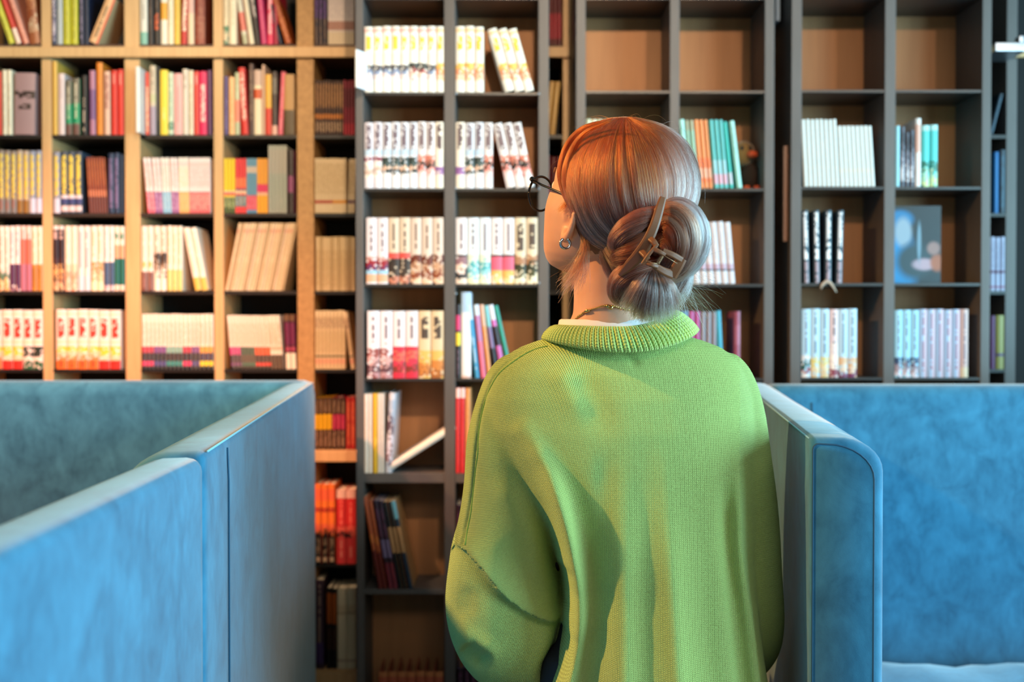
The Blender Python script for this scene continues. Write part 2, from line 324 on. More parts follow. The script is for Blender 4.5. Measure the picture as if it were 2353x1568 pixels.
# style: (spine print, description). b = band, t = lettering, a = artwork, s = strip
STY={
'ylean':('#c9c23c t:.1-.9:8a8a30','yellow-green book'),
'pinkred':('#e9cdb8 b:.3-.75:c8382c t:.1-.3:b08a78','white book with red block'.replace(' with ','-and-').replace('white book-and-red block','red-banded cream book')),
'salmon':('#e0927a t:.1-.9:c07660','salmon pink book'),
'browncov':('#9c5a34 a:.05-.8:b07044,8a4420,c0a080','brown illustrated book'),
'navytext':('#1e3350 t:.05-.95:c8b8c0,8c7c90:2','navy lettered book'),
'ltgrey':('#aab0b2 t:.1-.8:98a0a4','pale grey book'),
'lime':('#b5b020 t:.05-.9:8e8a20','lime green book'),
'darkpurp':('#24243c t:.05-.9:9a8aa8','dark purple-lettered book'),
'navy':('#101c34','plain navy book'),
'salcream':('#e0b080 s:.0-1:d8603c:4 t:.2-.9:604830','cream salmon-edged book'),
'tealfoot':('#d8d4c8 b:.8-1:78b0a0 t:.1-.6:8a8a80','white teal-footed book'),
'dkbrown':('#2e2420 t:.4-.8:6a5444','dark brown book'),
'blkorange':('#1a1512 t:.5-.75:c8582c:2 t:.1-.4:5a4a40','black orange-marked book'),
'whorange':('#e8e0cc b:.35-.62:e0a030','white orange-blocked book'),
'cream':('#e6d9bc t:.1-.8:cbbb98','cream book'),
'yellow':('#e0b848 t:.2-.8:c89c38','yellow book'),
'redtxt':('#c03028 t:.05-.8:f0d8c0:2','red white-lettered book'),
'pinkcream':('#dcaea0 b:.5-1:e6c8a8','pink-topped cream book'),
'redbrown':('#8a3a28 a:.1-.9:7a2c20,94503c','reddish brown book'),
'crgreen':('#e0cca8 a:.7-1:3c7858,e0cca8,58806a t:.1-.6:c0b090','cream green-spotted book'),
'grpink':('#cfcdb8 b:.5-.8:d87868 b:.85-1:b0b090','grey and pink book'),
'blktxt':('#241c1c t:.05-.55:c8b8b0:2','black white-lettered book'),
'magenta':('#c03068 t:.2-.8:d85880','magenta book'),
'hotpink':('#e02c5c t:.2-.85:f0a8b0:2','hot pink lettered book'),
'crimson':('#a81c3c','crimson book'),
'orbrown':('#a8501c a:.1-.9:98440c,b8642c','orange brown book'),
'dkblue3':('#1c1628 t:.3-.6:5c3880:2 t:.6-1:8a6a50','dark violet-marked book'),
'whband':('#ded0c8 t:.2-.55:a09098 b:.62-.75:b08070 b:.8-1:dcc8a8','white brown-banded paperback'),
'red':('#d0382c t:.05-.2:e0b0a8','red book'),
'crwhite':('#ded0b4 t:.2-.9:a89c84','cream lettered book'),
'coverface':('#a08080 t:.3-.4:382824:3 t:.5-.6:382824:2','beige title-faced book'),
'yelthin':('#d8a848','slim ochre book'),
'whpink':('#dcc4c0 t:.1-.4:b8a0a0','pinkish white book'),
'green':('#6c6454 b:.45-.8:1c9060 t:.1-.7:d8ccb0 b:.83-1:6a4840','green-bellied dark book'),
'blkwh':('#1a1310 t:.35-.95:d0b8a0','black cream-lettered book'),
'purplepk':('#b07890 b:.3-.75:7c5480','purple and pink book'),
'orange':('#e08428 t:.1-.9:d07420','orange book'),
'pinktxt':('#e0b49c t:.05-.6:b07868:2','pale pink lettered book'),
'redfat':('#d83428 t:.05-.25:f0a090','thick red book'),
'whslim':('#e8e4dc','slim white book'),
'redlet':('#d8503c t:.25-.95:f0c0a0:2','red-lettered orange book'),
'beige':('#c8b8a0 t:.05-.35:604c44 b:.4-.52:bcb890 b:.58-1:a090a0','beige and lilac book'),
'blackb':('#1c1614 t:.3-.8:705850','black book'),
'yelfat':('#e8cc40 t:.6-.8:f0e090','bright yellow book'),
'mint':('#c8d4b8 t:.1-.7:709078 a:.8-1:488068,c8d4b8','mint green book'),
'pinkwide':('#e4a8a4 t:.2-.8:d89090','wide pink book'),
'greywh':('#d4c8b8 t:.1-.3:907868','greyish white book'),
'magfat':('#d81c58 t:.2-.8:f4b8b0:2','magenta cream-lettered book'),
'purple':('#5c2c50','purple book'),
'violet':('#584878 t:.4-.9:8878a8','violet book'),
'orcream':('#e8b47c t:.3-.9:d89858','orange cream book'),
'grygrpk':('#b4bc98 b:.45-.8:e08870 t:.2-.4:d8e0c0','sage and pink book'),
'redlean':('#cc2c24 t:.05-.8:f0b0a0:2','red pink-lettered book'),
'brownlt':('#4c342c t:.1-.8:a08068','brown lettered book'),
'cror':('#e4d4b4 b:.28-.45:c04c1c b:0-.25:c4a898','cream orange-banded book'),
'beigetan':('#cca890 t:.1-.9:c0a080','tan book'),
'yelred':('#e0ac40 b:.55-1:cc3824','yellow and red book'),
'dkgrey':('#403430 b:.1-.35:6c6860 b:.85-1:e0b0a0','dark grey-topped book'),
'pinklean':('#dc6878 t:.2-.9:e898a0','rose pink book'),
'browncv2':('#b08850 b:.6-1:504020','brown-footed ochre book'),
'brnman':('#3c241a t:.05-.5:a07040:2 b:.62-.72:b06820 t:.75-.95:a88868:2','brown lettered paperback'),
'dkred':('#8c2434 b:.15-.5:6c2028 b:.8-1:b8303c','dark red paperback'),
'ystrip':('#8a7c70 t:.06-.76:e0c84c:2 b:.78-1:7a7470 t:.78-.95:a05038:1','yellow-stripped paperback'),
'ystrip2':('#b09c88 t:.06-.76:dcc040:2 b:.78-1:8c6428','yellow-stripped tan paperback'),
'ystrip3':('#8c90a0 t:.06-.74:dcc44c:2 b:.76-1:c8c8d8','yellow-stripped white-footed paperback'),
'ystrip4':('#3c4858 t:.06-.7:dcc44c:2 b:.7-.76:d0c8d0 b:.76-.84:303c70 b:.87-.97:dcc8c8','yellow-stripped navy paperback'),
'rust':('#8c3c14 t:.05-.5:b05c24:2 b:.58-.7:c07048 b:.7-1:6c3424','rust brown paperback'),
'navman':('#20304c t:.1-.9:706088:2','navy lettered paperback'),
'pkA':('#efe0da b:.08-.14:f0c8c0 t:.15-.52:e0b8a8:2 b:.62-1:e05870 t:.65-.95:f0a0a8:2','pink-footed white paperback'),
'pkB':('#efe0da b:.08-.14:f0c8c0 t:.15-.52:d8c0b8:2 b:.62-1:904888 t:.65-.95:c090b8:2','purple-footed white paperback'),
'pkC':('#efe6da b:.08-.14:f0d0c8 t:.15-.52:c8c8b8:2 b:.62-1:7cb8d8 t:.65-.95:a8d0e0:2','blue-footed white paperback'),
'pkD':('#efe6da b:.08-.14:f0d0c8 t:.15-.52:e8d8b0:2 b:.62-1:eca850 t:.65-.95:f0c080:2','orange-footed white paperback'),
'pkE':('#efe0da b:.08-.14:f0c8c0 t:.15-.52:e0b8b0:2 b:.62-1:dc4c50 t:.65-.95:f0a090:2','red-footed white paperback'),
'yelser':('#e8c818 b:.58-.62:e8d8a0 b:.62-.68:d86860 b:.7-1:28502c t:.72-.92:a0b078:2','yellow green-footed paperback'),
'redser':('#dc3838 b:.35-.52:e87848 b:.55-.6:507078 b:.6-.66:f0c8a0 b:.68-.88:5c8484 t:.7-.86:e0d0c0 b:.88-1:e03c3c','red teal-banded paperback'),
'bluser':('#6894a8 b:.15-.26:d0b8a0 b:.67-.93:e04c5c t:.7-.9:f0a0a0 b:.93-1:6090b0','blue pink-footed paperback'),
'orser':('#e8a030 b:.46-.62:dc3c60 b:.62-.68:e8b890 b:.68-1:eca820','orange pink-banded paperback'),
'grgreen':('#a8a898 b:.05-.4:b0a898 t:.45-.95:8ca090','tall grey-green book'),
'dkpat':('#2c2018 b:.4-.68:803c60','dark purple-patched book'),
'crE':('#dcc49c t:.08-.65:c0a478:2 b:.75-.82:b85040 t:.85-.95:e8d4b0:2','cream red-banded paperback'),
'crE2':('#dcc49c t:.08-.65:c0a478:2 b:.75-.82:d89030','cream orange-banded paperback'),
'crE3':('#dcc49c t:.08-.65:b89c70:2 b:.75-.82:705060','cream violet-banded paperback'),
'w3gr':('#ece0d0 t:.08-.7:3c6040:1 a:.72-1:507050,e8c080,e0a868','white green-lettered paperback'),
'w3pu':('#ecdcd4 t:.08-.5:8c4878:1 b:.58-.9:502048 a:.9-1:502048,c08890','white plum-footed paperback'),
'w3pk':('#e8ccc0 t:.05-.2:c04848:1 b:.22-.6:cc6c58 b:.6-1:b06c80','rose paperback'),
'w3or':('#ecdcc4 t:.08-.55:c09858:1 b:.6-1:c08030 t:.65-.95:a06c28:2','cream ochre-footed paperback'),
'w3ma':('#2c1418 b:0-.06:e8d8d0 t:.08-.2:c8a8a0:2 a:.5-1:402020,d0a060,a07050,e0b888','maroon paperback'),
'w3wp':('#e8dcc8 t:.08-.5:d0c8b0:1 b:.58-.7:ecc8a8 a:.7-1:e8a080,f0c0a0','cream peach-footed paperback'),
'w3bl':('#e8dcd4 t:.08-.65:303c78:1 b:.75-1:d4d0d8','white navy-lettered paperback'),
'w3oc':('#ecdccc t:.08-.5:e09850:1 a:.55-.85:c09058,e0c090 b:.85-1:f0e0b8','cream orange-lettered paperback'),
'w3db':('#e8dcd4 t:.08-.5:8890a8:1 b:.55-.9:3c5070 t:.9-1:a08090:2','white blue-footed paperback'),
'w3gn':('#e8dcc8 t:.08-.22:207858:2 b:.3-.5:d8a078 b:.5-.9:186050 b:.93-1:ecc8b0','green-footed white paperback'),
'c3a':('#ecdccc t:.08-.55:d0b8a0:1 t:.55-.65:e0b050:2 b:.7-1:785048 t:.72-.95:a88078:1','white brown-footed paperback'),
'c3b':('#ecdcc8 t:.08-.4:605850:1 a:.42-.8:403028,806850,ece0d0 b:.82-1:ece4d4','white dark-figured paperback'),
'c3c':('#ecdcc8 t:.08-.6:c8b070:1 b:.68-1:e0c470 t:.7-.95:f0dc98:1','cream yellow-footed paperback'),
'c3d':('#efe2d0 t:.05-.7:e0c8a8:1 b:.8-1:dcb858','leaning cream paperback'),
'd3':('#e6cda4 b:.08-.14:e0ac88 t:.15-.5:dabd94:2 t:.6-.95:d8bb90:2','slim leaning beige paperback'),
'd3c':('#b89c74 t:.1-.9:cdb088:1','slim leaning brown-spined paperback'),
'd3b':('#e0c8a8 b:.08-.14:d8a890 t:.15-.8:bfa07c:1','slim leaning tan paperback'),
'e3b':('#c0a476 t:.25-.9:b09468:2','slim tan paperback'),
'e3':('#dcc294 t:.25-.9:c4a674:2','slim beige paperback'),
'nar':('#efe0d4 b:.06-.09:e8d0b0 t:.14-.46:d83c30:2 b:.52-.55:e8d4a8 a:.62-.72:ecc830,f0d860 a:.72-.85:f0c8a0,e08850 b:.85-1:e07030 t:.86-.97:a03828','white red-titled paperback'),
'nar2':('#efe0d4 b:.06-.09:e8d0b0 t:.14-.46:d83c30:2 b:.52-.55:e8d4a8 a:.62-.76:ecc830,f0d050 a:.76-.86:f0c8a0,ecc8a0 b:.86-1:c83028','white red-titled yellow-figured paperback'),
'nar3':('#efe0d4 b:.06-.09:e8d0b0 t:.14-.46:d83c30:2 b:.52-.55:e8d4a8 a:.62-.78:203028,383c34 a:.78-1:ece0d0,30583c,386848','white red-titled dark-figured paperback'),
'c4a':('#ece0cc t:.16-.55:c8b8a0:2 b:.6-.7:b83c50 b:.7-.85:3c2c30 b:.86-.95:d83c68 b:.95-1:201818','white crimson-footed paperback'),
'c4b':('#ece0cc t:.16-.55:c8b8a0:2 b:.6-.7:804c88 b:.7-.85:302428 b:.86-.95:504880 b:.95-1:201818','white violet-footed paperback'),
'c4c':('#ece0cc t:.16-.55:c8b8a0:2 b:.6-.7:88b0a0 b:.7-.85:3c2c28 b:.86-.95:388880 b:.95-1:201818','white teal-footed paperback'),
'c4d':('#ece0cc t:.16-.55:c8b8a0:2 b:.6-.7:e0a048 b:.7-.85:504050 b:.86-.95:ecd030 b:.95-1:302820','white yellow-footed paperback'),
'd4a':('#ece0cc t:.16-.55:d0c0a4:2 b:.6-.73:c84880 b:.73-.87:503c40 b:.87-.95:784870 b:.95-1:302820','white magenta-footed paperback'),
'd4b':('#ece0cc t:.16-.55:d0c0a4:2 b:.6-.73:485c48 b:.73-.87:605040 b:.87-.95:487058 b:.95-1:302820','white forest-footed paperback'),
'd4c':('#ece0cc t:.16-.55:d0c0a4:2 b:.6-.73:ec6038 b:.73-.87:503830 b:.87-.95:e04038 b:.95-1:302820','white scarlet-footed paperback'),
'd4d':('#ece0cc t:.16-.55:c8b090:2 b:.6-.66:ecb090 b:.74-1:5c4838','white brown-bottomed paperback'),
'd4e':('#341020 b:0-.12:6c4c30 b:.15-.55:6c2048 b:.6-.68:a04058 b:.7-1:ece0cc','plum cream-footed book'),
'e4':('#dcc498 b:0-.1:e6d2a8 t:.12-.3:a88c70:2 t:.35-.72:c8b080:2 b:.76-.79:60604c b:.82-.92:e0a888','beige pink-footed paperback'),
'g5':('#38281c t:.05-.3:786048:2 b:.32-.62:d8a818 t:.34-.6:b88c20:1 t:.66-.95:8c6c54:2','dark yellow-banded paperback'),
'g5b':('#38281c t:.05-.3:786048:2 b:.32-.62:a02848 t:.34-.6:c04860:1 t:.66-.95:8c6c54:2','dark crimson-banded paperback'),
'g5c':('#a82c28 t:.1-.9:d06848:2','red lettered paperback'),
'g6':('#e87830 b:.05-.2:e86840 b:.3-.36:b04028 a:.5-.66:e86848,401818 b:.66-1:1c1412 t:.68-.88:907058:2 t:.9-.97:d0a888:2','orange black-footed book'),
'g6b':('#c02c2c b:0-.12:d8b0a0 t:.15-.55:e07060:1 a:.5-.65:e05c4c,401818 b:.65-1:d83838 t:.68-.9:f08070:1','red pale-topped book'),
'g7a':('#3c2838 t:.05-.9:a08878:1 b:.7-.95:443060','tall dark plum book'),
'g7b':('#14100c b:.06-.45:a05018 b:.5-.75:382010','dark orange-blocked book'),
'g7c':('#dccfae b:.2-.3:d0bf9c b:.28-.3:b8a684 b:.88-.92:b8a088','thick cream book'),
'u0':('#f2ece2 b:.03-.09:eebbb0 t:.14-.36:e8c83c:2 b:.42-.56:f0e4d8 a:.58-.82:404048,8090b0,e0c8c8,f0e8e8','white yellow-titled paperback'),
'u0b':('#f2ece2 b:.03-.09:eebbb0 t:.14-.36:e8c83c:2 a:.56-.82:203030,a04848,e8c8b8,f0e0e0','white yellow-titled dark-figured paperback'),
'u0c':('#f2eade b:.03-.09:f0d0a0 t:.14-.36:e8c42c:2 a:.56-.82:f0b858,e89870,f0d0b0','white yellow-titled orange-figured paperback'),
'u1':('#dcd4dc t:.04-.4:6c5c68:2 b:.42-.5:b8cce0 a:.52-.6:801c38,a04058 a:.6-.85:e8dcd4,c8a898,f0e8e0','white black-titled paperback'),
'u1b':('#dcdce4 t:.04-.4:6c5c68:2 b:.42-.5:b8cce0 a:.52-.82:20302c,304848,e0b8a0,182020,e8e0e0','white black-titled green-figured paperback'),
'u1c':('#e4dcdc t:.04-.4:745f64:2 a:.5-.82:d8806c,201818,e88c80,f0d0d0','white black-titled coral-figured paperback'),
'u1d':('#ece0d0 t:.04-.4:604c50:2 a:.68-.8:8c5c98,a070a8','white black-titled mauve-spotted paperback'),
'u2':('#e2d6da t:.1-.5:705860:1 a:.58-.64:c89890,b06050 a:.64-.78:981c2c,60305c b:.8-.84:98c4e0 b:.84-.97:d8a888','white thick red-figured volume'),
'u2b':('#d8c0a8 t:.1-.5:6c5048:1 b:.54-.62:d85048 a:.62-1:302420,403028,c07860','cream thick black-figured volume'),
'u2c':('#dcc4b4 t:.1-.5:78584c:1 a:.56-1:6c2c18,c89878,8c4428,e8c0a0','cream thick brown-figured volume'),
'u2d':('#e2dce0 t:.1-.5:705860:1 b:.56-.58:302828 a:.6-1:906870,e8c8b8,302c30,e8d0c0','white thick grey-figured volume'),
'u2e':('#dce4ec t:.1-.5:705860:1 a:.56-1:d0dcc8,50a8b0,90c8d0,f0e8c0','white thick teal-figured volume'),
'u2f':('#e2dce0 t:.1-.5:705860:1 b:.56-.6:281c1c b:.6-.8:e0607c a:.8-1:e8b060,f0c890','white thick pink-figured volume'),
'u2g':('#dcc8ac t:.1-.5:504038:2 a:.56-1:a87858,30301c,484424,e8dcc0','cream thick olive-figured volume'),
'u3':('#e0dce4 t:.08-.42:705860:1 t:.44-.5:e08888:1 a:.56-1:904c48,c8a0a0,604048,b08890','white thick mauve-figured volume'),
'u3b':('#e0d8dc t:.08-.42:705860:1 b:.53-1:cc2c44 a:.6-.9:dc6858,c83850,80342c','white thick crimson-footed volume'),
'u3c':('#dcc09c t:.08-.42:504038:2 a:.58-1:dcb060,c88040,a06030','tan thick volume'),
'v1':('#241c24 b:.15-.35:c83870 b:.38-.55:e0cc38 t:.6-.95:806878','slim black pink-topped book'),
'v2':('#e4e4ec b:0-.25:a8c4e4 b:.97-1:d0b0a8','tall white book'),
'v3':('#3c90c0 b:0-.2:c0d0e0 t:.4-.95:d0e0f0:1','blue leaning book'),
'v4':('#dc6c88 b:0-.15:c8d8e8 b:.15-.5:b878a8','pink leaning book'),
'v5':('#dc8c50 b:0-.3:d8a890 t:.3-.9:e0a070','orange leaning book'),
'v6':('#78b8c0 b:.3-.6:806890 b:.6-1:241c24','teal leaning book'),
'v7':('#c468b0 b:0-.2:d8d8e8 b:.3-.55:281c28','magenta leaning book'),
'v8':('#2c9080','green leaning book'),
'x1':('#e2d8cc t:.1-.9:c8bcb0','white magazine'),
'x2':('#dcae28 b:.55-.65:ecc040','yellow magazine'),
'x3':('#d0d0dc a:.1-.9:a8b8d0,685868,d8d8e8,907880','white patterned magazine'),
'x4':('#e8e0d4','open white booklet'),
'x5':('#d03034 b:0-.12:f0d0d0 t:.15-.9:e04c50','red magazine'),
'x6':('#d89458 t:.1-.9:e0a870','orange magazine'),
'y1':('#b85830 b:.4-.5:d8783c b:.6-1:6c2420','orange slanting book'),
'y2':('#301c28 t:.1-.4:603850:2 b:.45-.65:7c6c90 b:.7-1:802c38','dark plum slanting book'),
'y3':('#1c1c1c b:.3-.6:c09060','black tan-blocked slanting book'),
'y4':('#28384c b:0-.2:68a8c0 b:.3-.6:c09060','dark blue slanting book'),
'z1':('#b8583c b:.0-.12:c87848','rust red book'),
'b1':('#a8dcd0 t:.1-.5:78b0a8','pale mint slanting book'),
'b2':('#90b49c b:0-.15:a09c80','sage slanting book'),
'b3':('#e88c50 b:.55-.9:ec7844 b:.72-.85:e8a888','orange slanting book'),
'b4':('#5cb0ac b:.6-.9:98c4c8 b:.8-.95:d8a8b8','teal slanting book'),
'b5':('#38b8ac b:.75-.95:c8c8d0','turquoise slanting book'),
'b6':('#d0c4c8 b:.68-.76:b898a8 b:.76-.8:504c58 t:.05-.6:b8acb0','white mauve-banded paperback'),
'b7':('#48688c','slate blue book'),'b8':('#b04c88','orchid book'),'b9':('#8c8088','grey mauve book'),'b10':('#3c98b0','cyan book'),'b11':('#984c64 b:.2-.5:a86078','mauve book'),
'c1':('#d4d2cc b:.7-.72:d8d4cc t:.1-.6:e0ded8','white tall paperback'),
'c2':('#d6d4ce b:.72-.75:dcd4c8 b:.85-.9:d8d4d0','white short paperback'),
'c5':('#98ccd8','pale blue book'),'c6':('#4c4c58 a:.1-.9:302c34,807c88,d8d0d4','grey patterned book'),'c7':('#e4dcd8 b:.1-.5:dcaa98','white peach-edged book'),
'c8':('#48c0bc b:0-.08:a8d8d4 a:.6-1:186c58,a8d0b0,c8d898','turquoise green-footed book'),
'k1':('#203848 t:.03-.5:e4dcdc:2 t:.53-.68:f4ecec:2 t:.7-1:a08890:2','black white-marked book'),
'm1':('#a8c4d8 t:.05-.65:706878:1 a:.68-1:d8d4d8,205048,902838,e8dcd8','pale blue green-figured paperback'),
'm2':('#b0c8d8 t:.05-.65:506078:1 a:.72-1:d8c070,e0c8a0,d8b890','pale blue yellow-figured paperback'),
'm3':('#d8b8b8 t:.05-.5:303440:1 a:.5-1:e0c8c0,f0d8c8,883040','rosy paperback'),
'm4':('#b4ccdc t:.05-.65:606878:1 a:.7-1:d8a880,e0c0a8,783058','pale blue plum-figured paperback'),
'n1':('#98c4d8 t:.05-.6:605870:1 a:.72-1:304060,a08890,d8c8d0','ice blue paperback'),
'n2':('#a0b4d0 t:.05-.9:885068:1 s:0-1:c8a0a8:3','lilac blue paperback'),
'n3':('#c8a098 t:.05-.8:705868:1 b:.85-1:d8b898','dusty pink paperback'),
'r1':('#5c1018 b:.5-.9:a02030','dark red volume'),
'r2':('#c8a05c t:.1-.9:e0c080','golden slanting book'),
'r3':('#1464a0 t:.1-.9:2878b0','deep blue book'),
'r4':('#142838 t:.1-.9:28485c:2','black blue-flecked book'),
'r5':('#a8a8c0 t:.1-.6:9090a8:2 b:.62-.68:705870 b:.9-.95:904060','lavender paperback'),
'r6':('#5c2c58','plum book'),
'r7':('#8c8440 b:.7-.75:503858','olive yellow book'),
}
W=lambda r,b: f'{r} row, {b} of wooden bookcase'
T=['top','second','third','fourth','fifth','sixth','seventh','eighth']
def row(items,bot,Y,where,**k):
    "items: (style, left x, width, top row[, lean])"
    for i,it in enumerate(items):
        l=it[4] if len(it)>4 else 0
        put(it[0],it[1],it[2],it[3],bot,Y,where,lean=l,seed=i,**k)
yw=YW
# row 0
w_=W(T[0],'leftmost bay'); row([('ylean',24,14,-60,-19),('pinkred',41,13,-50,-19),('salmon',58,13,-40,-19),('browncov',74,22,-30,-6)],102,yw,w_)
w_=W(T[0],'second bay'); row([('navytext',122,12,-40),('ltgrey',134,14,-30),('lime',148,17,-35),('lime',165,18,-35),('darkpurp',185,12,-40),('navy',197,11,-40),('salcream',206,24,-10,22)],102,yw,w_)
w_=W(T[0],'third bay'); row([('tealfoot',325,17,-35),('dkbrown',343,13,-40),('blkorange',356,15,-38),('whorange',372,16,-45),('cream',388,14,-42),('yellow',402,15,-40),('redtxt',418,14,-45,2),('pinkcream',434,15,-40),('redbrown',450,24,-35)],102,yw,w_)
w_=W(T[0],'fourth bay'); row([('crgreen',515,13,-40),('cream',529,17,-45),('grpink',560,13,-45,-8),('cream',575,12,-30,-8),('blktxt',589,12,-35,-7),('magenta',602,14,-60,-5),('hotpink',616,14,-55),('crimson',631,10,-40),('navy',642,10,-30,-14),('orbrown',657,16,-30,-17)],102,yw,w_)
w_=W(T[0],'fifth bay'); run('dkblue3',3,724,753,-40,102,yw,w_); run('whband',8,755,815,-36,102,yw,w_)
# row 1
w_=W(T[1],'leftmost bay'); row([('red',-12,18,165),('crwhite',8,11,162),('crwhite',19,12,162),('coverface',34,50,168,1)],310,yw,w_)
w_=W(T[1],'second bay'); row([('yelthin',123,12,142),('whpink',136,16,170),('green',153,15,186),('green',169,17,181),('blkwh',189,14,174),('purplepk',208,14,163),('orange',224,15,145),('pinktxt',241,15,165),('redfat',258,14,163),('redfat',272,15,161)],310,yw,w_)
w_=W(T[1],'third bay'); put('whslim',325,10,162,310,yw,w_,fwd=.045)
row([('redlet',336,9,167),('beige',346,15,152),('blackb',361,9,155),('yelfat',370,18,162),('mint',388,13,168),('pinkwide',401,20,170),('greywh',421,14,160),('crwhite',435,12,163),('red',447,13,165),('magfat',460,17,165),('purple',478,10,162)],310,yw,w_)
w_=W(T[1],'fourth bay'); row([('violet',516,10,176),('orcream',527,14,178),('grygrpk',541,12,168),('redlean',557,16,156,-3),('brownlt',573,12,148),('cror',585,18,162),('beigetan',603,8,150),('yelred',611,15,172),('dkgrey',626,13,166),('pinklean',640,11,166,3),('browncv2',653,25,172)],310,yw,w_)
w_=W(T[1],'fifth bay'); run('brnman',10,725,790,186,310,yw,w_); run('dkred',4,790,816,186,310,yw,w_)
# row 2
w_=W(T[2],'leftmost bay'); run(['ystrip'],3,-2,40,347,490,yw,w_); run('ystrip2',2,40,69,347,490,yw,w_); run('ystrip3',2,69,98,347,490,yw,w_)
w_=W(T[2],'second bay'); run('ystrip3',1,124,140,350,490,yw,w_); run('ystrip4',3,141,190,350,490,yw,w_); run('rust',7,206,249,362,490,yw,w_,lean=-3); run('navman',2,250,276,353,490,yw,w_); put('navy',276,9,356,490,yw,w_)
w_=W(T[2],'third bay')
for k,(s,n,a,b) in enumerate([('pkA',2,340,358),('pkB',2,358,376),('pkC',3,376,396),('pkB',2,396,413),('pkD',3,413,436),('pkE',6,436,484)]): run(s,n,a,b,363,490,yw,w_,lean=-5+k*.95,jit=1)
w_=W(T[2],'fourth bay'); run('yelser',3,515,541,365,490,yw,w_,jit=.5); run('redser',3,541,567,365,490,yw,w_,jit=.5); run('bluser',3,567,591,365,490,yw,w_,jit=.5); run('orser',3,591,616,365,490,yw,w_,jit=.5); run('grgreen',5,617,660,335,490,yw,w_,jit=1); put('dkpat',662,14,345,490,yw,w_)
w_=W(T[2],'fifth bay'); run('crE',5,724,765,365,490,yw,w_,jit=1); run('crE2',4,765,797,365,490,yw,w_,jit=1); run('crE3',2,799,815,366,490,yw,w_,jit=1,lean=2)
# row 3
w_=W(T[3],'leftmost bay')
for s,a,b in [('w3gr',-2,22),('w3pu',22,47),('w3pk',47,73),('w3or',73,98)]: run(s,2,a,b,520,669,yw,w_,jit=1)
w_=W(T[3],'second bay')
for s,a,b in [('w3ma',122,148),('w3wp',149,178),('w3bl',179,208),('w3oc',209,238),('w3db',239,263),('w3gn',263,287)]: run(s,2,a,b,520,669,yw,w_,jit=1)
w_=W(T[3],'third bay'); run('c3a',2,325,353,520,669,yw,w_,jit=1); run('c3b',2,354,383,520,669,yw,w_,jit=1); run('c3c',3,384,420,520,669,yw,w_,jit=1)
run('c3d',2,448,480,522,669,yw,w_,lean=-11)
w_=W(T[3],'fourth bay'); run(['d3','d3c','d3','d3b','d3','d3','d3c','d3b','d3'],20,517,653,513,669,yw,w_,lean=11.5,jit=1)
w_=W(T[3],'fifth bay'); run(['e3','e3b','e3','e3','e3b'],11,726,816,545,669,yw,w_,jit=1)
# row 4
w_=W(T[4],'leftmost bay'); run('nar2',2,4,52,713,849,yw,w_,jit=1); run('nar3',2,52,98,713,849,yw,w_,jit=1); put('nar',-20,23,713,849,yw,w_)
w_=W(T[4],'second bay'); run('nar',4,128,226,712,849,yw,w_,jit=1); run('nar2',2,226,277,713,849,yw,w_,jit=1)
w_=W(T[4],'third bay')
for s,n,a,b in [('c4a',3,325,353),('c4b',3,353,381),('c4c',4,381,419),('c4a',2,419,440),('c4b',2,440,458),('c4d',3,458,490)]: run(s,n,a,b,722,849,yw,w_,jit=1)
w_=W(T[4],'fourth bay')
for s,n,a,b in [('d4a',3,530,556),('d4b',4,556,588),('d4c',4,588,624),('d4d',3,624,652)]: run(s,n,a,b,725,849,yw,w_,lean=-4.5,jit=1)
run('d4e',2,657,681,724,849,yw,w_,lean=-2)
w_=W(T[4],'fifth bay'); run('e4',8,724,794,714,849,yw,w_,jit=1); run('e4',1,806,816,716,849,yw,w_,lean=-7)
# rows 5-7, fifth bay only
w_=W(T[5],'fifth bay'); run('g5',4,722,762,914,1033,yw,w_,pages=True); run('g5b',3,762,793,914,1033,yw,w_,pages=True); run('g5c',2,795,816,912,1033,yw,w_,pages=True)
w_=W(T[6],'fifth bay'); run('g6',3,722,769,1112,1297,yw,w_,pages=True); run('g6b',2,772,816,1126,1297,yw,w_,pages=True)
w_=W(T[7],'fifth bay'); put('g7a',723,19,1332,1538,yw,w_,pages=True); run('g7b',2,748,772,1352,1538,yw,w_,pages=True); run('g7c',2,773,816,1352,1538,yw,w_,pages=True)
# gap between the grey cases: wooden bays behind
w_='top row, wooden bay in left gap'; run('r1',3,1262,1290,-40,102,yw,w_)
w_='second row, wooden bay in left gap'; run('r2',2,1250,1276,188,310,yw,w_,lean=6); run('r2',1,1320,1334,190,310,yw,w_)
w_='third row, wooden bay in left gap'; run('r1',3,1255,1290,360,490,yw,w_)
w_='third row, wooden bay in right gap'; put('r3',2282,11,350,490,yw,w_); put('r4',2294,15,345,490,yw,w_)
w_='second row, wooden bay in right gap'; put('r4',2270,10,215,310,yw,w_,lean=14)
w_='fourth row, wooden bay in right gap'; run('r5',3,2274,2309,545,669,yw,w_)
w_='fifth row, wooden bay in right gap'; put('r6',2276,12,726,849,yw,w_); put('r7',2289,19,725,849,yw,w_)
